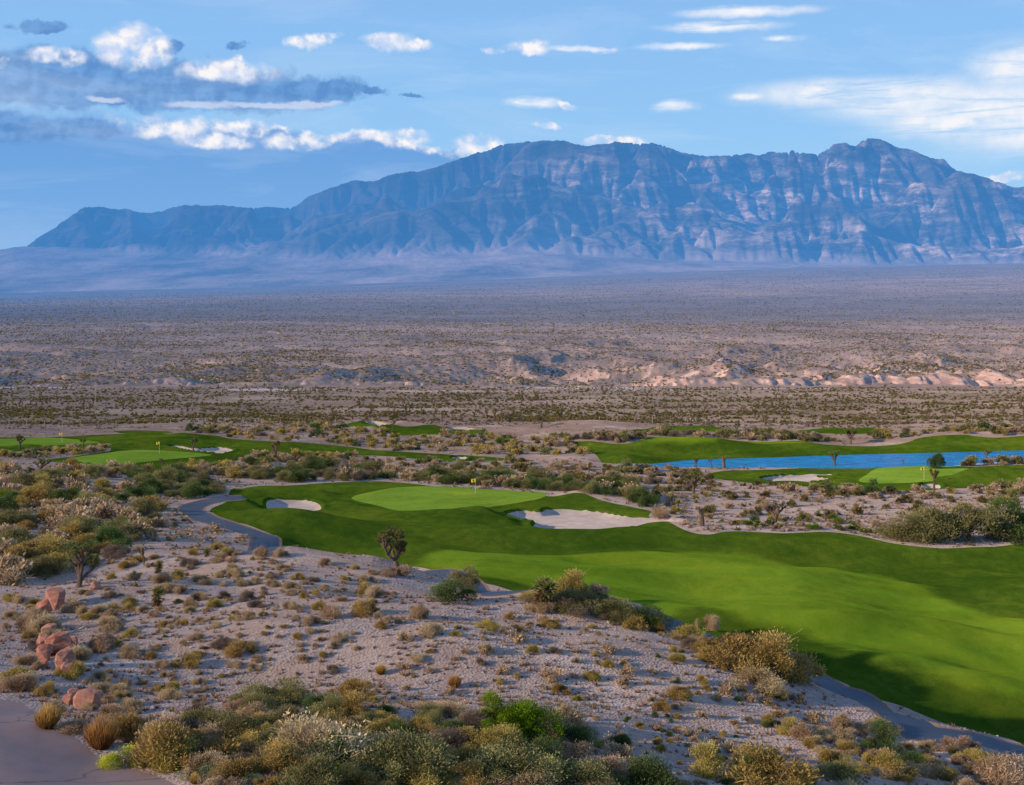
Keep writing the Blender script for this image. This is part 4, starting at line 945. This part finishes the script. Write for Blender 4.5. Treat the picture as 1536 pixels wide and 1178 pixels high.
# ---- low growth nobody could count
def merged(name, pts, geo_fn, nvar, mat, rise=-.03, label=None, cat=None, chunk=None):
    gs = [geo_fn(s) for s in range(nvar)]; r = np.random.default_rng(5); Vs = []; Ts = []; As = []; Bs = []; off = 0
    z = ground(pts[:,0], pts[:,1]); k = r.integers(0, nvar, len(pts)); an = r.uniform(0, 6.28, len(pts)); vv = r.uniform(0, 1, len(pts))
    for g in range(nvar):
        m_ = k == g; V, T, a, b = gs[g]; c, s = np.cos(an[m_]), np.sin(an[m_]); sz = pts[m_,2]
        X = (V[None,:,0]*c[:,None]-V[None,:,1]*s[:,None])*sz[:,None]+pts[m_,0][:,None]
        Yv = (V[None,:,0]*s[:,None]+V[None,:,1]*c[:,None])*sz[:,None]+pts[m_,1][:,None]
        Zv = V[None,:,2]*sz[:,None]+z[m_][:,None]+rise*sz[:,None]
        nn = m_.sum(); Vs.append(np.stack([X, Yv, Zv], -1).reshape(-1, 3)); Ts.append((T[None]+(np.arange(nn)*len(V))[:,None,None]).reshape(-1, 3)+off)
        off += nn*len(V); As.append(np.tile(a, nn)); Bs.append(np.clip(np.tile(b, nn)*.4+np.repeat(vv[m_], len(V))*.6, 0, 1))
    o = link(name, mesh_np(name, np.concatenate(Vs), np.concatenate(Ts), mat, False, {'tone': np.concatenate(As), 'vary': np.concatenate(Bs)}))
    return tag(o, label, cat, kind='stuff')
def sow(n_, u0, u1, Y0, Y1, power=1., dens=None, s0=1., s1=1.6):
    u = rng.uniform(u0, u1, n_); t_ = rng.uniform(0, 1, n_)**power
    Y = 1/(1/Y0+(1/Y1-1/Y0)*t_) if True else 0
    x = (u-768)/F*Y; keep = np.ones(n_, bool)
    fi, fj = gidx(x, Y)
    for k in ('rough', 'path', 'road', 'lake'): keep &= bil(Zn[k], fi, fj) < -.6
    keep &= bil(BALL, fi, fj) < -.5
    if dens is not None: keep &= rng.uniform(0, 1, n_) < dens(x, Y)
    s = rng.uniform(s0, s1, n_); return np.stack([x, Y, s], 1)[keep]
# creosote flat beyond the course
pf = sow(26000, -150, 1690, 440, 870, 1., lambda x, Y: np.clip(.45+1.9*fbm(x/55, Y/38, 91, 4), .04, 1), .7, 2.2)
cr = lambda s: bush_geo(300+s, 46, 1, .75, 6, .30, .75, .4)
merged('creosote_scrub', pf, cr, 6, MP['creosote_bush'], label='olive brown creosote scrub covering the flat beyond the golf course', cat='scrub')
pf2 = sow(9000, -150, 1690, 395, 860, 1., lambda x, Y: np.clip(.35+1.3*fbm(x/60, Y/50, 92, 3), .0, 1), .8, 1.8)
merged('grey_scrub', pf2, lambda s: bush_geo(400+s, 40, 1, .65, 6, .28, .4, .4), 5, MP['grey_shrub'], label='grey pink dry scrub between the creosote on the flat', cat='scrub')
# the far slope: plants thin to specks with distance
def far_scrub(n_, Y0, Y1, s0, s1, name, mat, lab, seed):
    pts = sow(n_, -150, 1690, Y0, Y1, .8, lambda x, Y: np.clip(.55+.9*fbm(x/150, Y/200, seed, 4), .05, 1), s0, s1)
    pts[:,2] *= .85+pts[:,1]/5200.
    merged(name, pts, lambda s: bush_geo(500+s+seed, 6, 1, .9, 4, .75, .8, .6), 7, mat, label=lab, cat='scrub')
far_scrub(120000, 930, 7900, 1.1, 2.3, 'slope_scrub', MP['creosote_bush'], 'dark speckled scrub over the long slope to the mountains', 93)
far_scrub(20000, 900, 3500, 1.0, 2.0, 'pale_scrub', MP['dry_shrub'], 'pale tan scrub over the eroded ground across the wash', 94)
# seedlings, dead grass and litter on the near gravel
pl = sow(12000, -60, 1620, 42, 125, 1., lambda x, Y: np.clip(.35+1.6*fbm(x/6, Y/6, 95, 4)+.5*(1-ss(-6,2,x-.08*Y)), .04, 1), .12, .50)
merged('dry_groundcover', pl, lambda s: tuft_geo(600+s, 16, 1, .7, .07), 5, MP['dry_shrub'], label='dry stubble and seedlings scattered over the near gravel', cat='ground cover')
pl = sow(2600, -60, 1620, 42, 120, 1., lambda x, Y: np.clip(.3+1.5*fbm(x/9, Y/9, 96, 4), .0, 1), .10, .30)
merged('green_groundcover', pl, lambda s: bush_geo(620+s, 24, 1, .6, 4, .2, .8, .2), 4, MP['sagebrush'], label='tiny grey green sprouts scattered over the near gravel', cat='ground cover')
pl = sow(34000, -200, 1700, 125, 430, 1., lambda x, Y: np.clip(.35+1.5*fbm(x/14, Y/14, 97, 4), .04, 1), .35, 1.3)
merged('course_groundcover', pl, lambda s: bush_geo(640+s, 22, 1, .6, 4, .25, .6, .3), 5, MP['dry_shrub'], label='low dry growth on the desert ground between the greens', cat='ground cover')
pl = sow(7000, -200, 1700, 125, 400, 1., lambda x, Y: np.clip(.3+1.5*fbm(x/18, Y/18, 98, 4), .0, 1), .4, 1.2)
merged('course_sagebrush_cover', pl, lambda s: bush_geo(660+s, 26, 1, .6, 4, .22, .7, .25), 5, MP['sagebrush'], label='low grey green growth on the desert ground between the greens', cat='ground cover')
for kd, L_ in LEFT.items():
    merged(kd+'_cover', np.array(L_), lambda s: bush_geo(700+s, 420, 1, .7, 9, .1, .5, .25), 4, MP[kd], label=f'{kd.replace("_", " ")} growth filling the gaps between the single bushes', cat='ground cover')
# stones strewn over the gravel
def stone_geo(s):
    r = np.random.default_rng(s); V = np.array([(1,0,0),(-1,0,0),(0,1,0),(0,-1,0),(0,0,.8),(0,0,-.5)], float)*r.uniform(.7, 1.3, (6, 3))*.5
    V += r.uniform(-.12, .12, V.shape)
    T = np.array([(0,2,4),(2,1,4),(1,3,4),(3,0,4),(2,0,5),(1,2,5),(3,1,5),(0,3,5)]); return V, T, np.full(6, r.uniform(0, 1)), np.full(6, .5)
def mat_stone():
    m, t, out = newmat('stone'); a = t.node('ShaderNodeAttribute'); a.attribute_name = 'vary'
    diffuse(t, out, t.ramp(a.outputs['Fac'], [(.2, (.15,.12,.125)), (.6, (.36,.30,.28)), (.8, (.52,.45,.42))])); return m
pl = sow(15000, -60, 1620, 42, 130, 1., lambda x, Y: np.clip(.5+1.2*fbm(x/4, Y/4, 99, 4), .05, 1), .05, .17)
pl[:,2] *= rng.uniform(.5, 1., len(pl))**2*1.6
merged('loose_stones', pl, stone_geo, 6, mat_stone(), .1, label='small pale stones strewn over the near gravel slopes', cat='stones')

pj = sow(1400, -100, 1640, 880, 2600, .8, lambda x, Y: np.clip(.5+1.2*fbm(x/140, Y/140, 89, 3), .05, 1), 2.2, 4.)
merged('distant_joshua_grove', pj, lambda s: bush_geo(800+s, 16, .7, 1., 4, .3, .8, .3), 4, MP['green_shrub'], label='specks of Joshua trees on the eroded slope across the wash', cat='trees')
# ---- wire fence at the back of the course, and a pole line post
M_FP = solid('fence_post', (.42,.36,.30), .8)
def fence(u0, u1, v, label):
    e = link('wire_fence', None); pts = []
    Y0 = 408.; e.location = (0, 0, 0); tag(e, label, 'fence')
    x0 = (u0-768)/F*Y0; x1 = (u1-768)/F*Y0; nn = int(abs(x1-x0)/5.2); me_ = None
    for i in range(nn+1):
        x = x0+(x1-x0)*i/nn; Y = Y0+6*math.sin(x/60.); z = float(ground(x, Y)[0]); pts.append(np.array([x, Y, z]))
        if me_ is None: V, T = tube([(np.array([0,0,-.2]), np.array([0,0,2.3]), .06, .055)], 6); me_ = mesh_np('post', V, T, M_FP, True)
        p_ = link('post', me_, e); p_.location = (x, Y, z)
    for h_ in (.5, 1.2, 2.1):
        V, T = tube([(a+[0,0,h_], b+[0,0,h_], .012, .012) for a, b in zip(pts[:-1], pts[1:])], 4); link('wire', mesh_np('wire', V, T, M_FP), e)
fence(-60, 560, 640, 'thin wire fence along the back of the course on the left')
fence(900, 1600, 640, 'thin wire fence along the back of the course on the right')
def upole(u, Y, h_, label):
    e = link('utility_pole', None); x = (u-768)/F*Y; e.location = (x, Y, float(ground(x, Y)[0])); tag(e, label, 'utility pole')
    V, T = tube([(np.array([0,0,-.3]), np.array([0,0,h_]), .16, .11)], 8); link('post', mesh_np('post', V, T, M_FP, True), e)
    V, T = tube([(np.array([-1.2,0,h_-.8]), np.array([1.2,0,h_-.8]), .07, .07)], 6); link('crossarm', mesh_np('crossarm', V, T, M_FP), e)
upole(143, 620, 9.5, 'lone wooden utility pole on the creosote flat at the left')
# ------------------------------------------------------------------ camera
cam = bpy.data.cameras.new('camera'); co = bpy.data.objects.new('camera', cam); COL.objects.link(co)
co.location = (0, 0, ZC); co.rotation_euler = (R(90), 0, 0)
cam.sensor_width = 36; cam.lens = 36*F/1536; cam.shift_y = -(589-HV)/1536; cam.clip_start = 1; cam.clip_end = 80000
SC.camera = co
SC.render.resolution_x = 1024; SC.render.resolution_y = 785
SC.view_settings.view_transform = 'Standard'; SC.view_settings.look = 'None'; SC.view_settings.exposure = 0
SC.cycles.max_bounces = 4; SC.cycles.diffuse_bounces = 2; SC.cycles.use_denoising = True

# ------------------------------------------------------------------ sun and sky
SUN_EL, SUN_AZ = R(18), R(-116)      # azimuth from straight ahead (+Y), negative is to the left
sd = Vector((math.sin(SUN_AZ)*math.cos(SUN_EL), math.cos(SUN_AZ)*math.cos(SUN_EL), math.sin(SUN_EL)))
sl = bpy.data.lights.new('sun', 'SUN'); sl.energy = 5.; sl.angle = R(1.2); sl.color = (1., .73, .50)
so = bpy.data.objects.new('sun', sl); COL.objects.link(so); so.rotation_euler = (-sd).to_track_quat('-Z', 'Y').to_euler(); so.location = sd*500
w = bpy.data.worlds.new('World'); SC.world = w; w.use_nodes = True; w.node_tree.nodes.clear(); w.cycles.sampling_method = 'MANUAL'; w.cycles.sample_map_resolution = 512; t = NT(w.node_tree)
wo = t.node('ShaderNodeOutputWorld'); bg = t.node('ShaderNodeBackground')
sky = t.node('ShaderNodeTexSky'); sky.sky_type = 'NISHITA'; sky.sun_disc = False; sky.sun_elevation = SUN_EL; sky.sun_rotation = SUN_AZ
sky.altitude = 900; sky.air_density = 1.; sky.dust_density = .4; sky.ozone_density = 2.
tc = t.node('ShaderNodeTexCoord'); D = tc.outputs['Generated']
sx = t.node('ShaderNodeSeparateXYZ'); t.put(sx.inputs[0], D)
az = t.math('ARCTAN2', sx.outputs[0], sx.outputs[1]); el = t.math('ARCSINE', sx.outputs[2])
cb = t.node('ShaderNodeCombineXYZ'); t.put(cb.inputs[0], az); t.put(cb.inputs[1], el); p = cb.outputs[0]
S = .10
skyc = t.mix(1., sky.outputs[0], (S*1.0, S*1.0, S*1.0), 'MULTIPLY')
# blue air: deepen, and keep the low horizon blue
grad = t.ramp(t.mr(el, -.02, .6), [(0, (.26,.47,.84)), (.16, (.31,.61,.97)), (.33, (.27,.55,.96)), (.5, (.26,.44,.80)), (1, (.20,.34,.66))])
skyc = t.mix(.85, skyc, grad)
def dirpt(u, v): return (math.atan((u-768)/F), math.atan((HV-v)/F*math.cos(math.atan((u-768)/F))))
wob = t.vmath('SUBTRACT', t.noise(p, 30, 7, .62, out=1), (.5,.5,.5))
def clouds(bl, amp, soft, ay=.7, vec=None):
    """soft shapes for the cloud banks: smallest normalised distance to any ellipse, broken up by noise"""
    acc = None
    pw = t.vmath('ADD', p, t.vmath('MULTIPLY', wob, (amp, amp*ay, 0)))
    for (u, v, ru, rv) in bl:
        a, e = dirpt(u, v)
        m = t.node('ShaderNodeMapping', vector_type='TEXTURE'); t.put(m.inputs[0], pw)
        m.inputs['Location'].default_value = (a, e, 0); m.inputs['Scale'].default_value = (ru/F, rv/F, 1)
        d = t.vmath('LENGTH', m.outputs[0], out=1)
        if acc is None: acc = d
        else:
            acc = t.math('SMOOTH_MIN', acc, d, .35)
    return acc, t.mr(acc, 1.15, 1.15-soft, smooth=True)
streak = t.noise(t.vmath('MULTIPLY', p, (14, 110, 1)), 1., 7, .62, .4)
fine = t.noise(p, 70, 5, .52); fine2 = t.noise(t.vmath('ADD', p, (-.0035, .0050, 0)), 70, 3, .5)
lit = t.mr(t.math('SUBTRACT', fine, fine2), -.10, .14)
# grey blue bank low on the left
a0, m0 = clouds([(60,320,420,135),(300,290,300,92),(520,275,210,60),(630,265,100,42),(0,240,200,66),(260,225,90,34),(400,220,90,32),(560,228,80,24)], .035, .30)
skyc = t.mix(t.math('MULTIPLY', m0, .9), skyc, t.mix(t.mr(el, .02, .11), (.20,.43,.80), (.125,.33,.71)))
rim = t.math('MULTIPLY', t.mr(a0, 1.16, 1.04, smooth=True), t.mr(a0, .80, 1.02, smooth=True))
rim = t.math('MULTIPLY', rim, t.math('MULTIPLY', t.mr(fine, .38, .56), t.math('MULTIPLY', t.mr(az, -.29, -.22), t.mr(az, .0, -.06))))
skyc = t.mix(t.math('MULTIPLY', rim, .95), skyc, t.mix(lit, (.50,.64,.90), (1.,.96,.94)))
a1, m1 = clouds([(100,120,200,44),(300,130,180,36),(450,134,110,22),(30,112,140,40),(0,190,150,22),(60,37,42,10),(20,190,110,16),(110,192,80,10),(556,131,18,7),(620,141,20,4),(353,72,15,9),(250,72,30,9),(175,152,24,7)], .035, .55)
m1 = t.mr(t.math('ADD', a1, t.math('MULTIPLY', t.math('SUBTRACT', .5, fine), 1.1)), 1.12, .72, smooth=True)
skyc = t.mix(t.math('MULTIPLY', m1, .96), skyc, t.mix(lit, (.11,.28,.61), (.17,.37,.72)))
a2, m2 = clouds([(190,68,46,30),(215,84,40,20),(85,86,50,15),(340,108,78,17),(360,93,9,8),(465,64,38,12),(500,54,18,7),(585,66,42,16),(625,66,20,7),(3,92,8,9),
                 (790,70,38,11),(740,78,16,6),(905,72,28,6),(570,208,64,12),(615,200,40,11),(720,215,38,18),(365,190,34,15),(262,198,56,13),(320,212,60,12),(440,210,56,14),(230,62,26,16),(820,191,24,6),(930,212,50,10),(1505,268,26,8),(850,158,18,6)], .030, .62)
m2 = t.math('MULTIPLY', m2, t.mr(fine, .34, .52, .2, 1))
skyc = t.mix(t.math('MULTIPLY', m2, .95), skyc, t.mix(lit, (.60,.70,.92), (1.0,.96,.95)))
a3, m3 = clouds([(300,157,60,6),(400,156,90,5),(470,153,50,5),(160,150,30,5)], .02, .7)
skyc = t.mix(t.math('MULTIPLY', m3, .7), skyc, (.66,.74,.93))
# thin high streaks on the right
a4, m4 = clouds([(1260,140,170,26),(1350,150,150,36),(1480,160,190,48),(1545,185,150,56),(1530,100,85,40),(1420,185,120,24),(1010,160,40,11),(1020,70,70,7),(1080,40,110,10),(1120,18,120,10),(870,73,60,5),(800,155,50,10),(1180,56,30,6),(1120,146,30,8)], .03, 1.0, .3)
m4 = t.math('MULTIPLY', m4, t.mr(streak, .32, .54, .25, 1, smooth=True))
skyc = t.mix(t.math('MULTIPLY', m4, .92), skyc, t.mix(t.mr(fine, .3, .6), (.74,.83,.97), (.98,.96,.97)))
# faint cirrus veil everywhere
veil = t.mr(t.noise(t.vmath('MULTIPLY', p, (5, 26, 1)), 1., 7, .6, .5), .48, .8, 0, .32)
skyc = t.mix(veil, skyc, (.75,.85,.97))
t.put(bg.inputs[0], skyc); bg.inputs[1].default_value = 1.0
t.l.new(bg.outputs[0], wo.inputs[0])
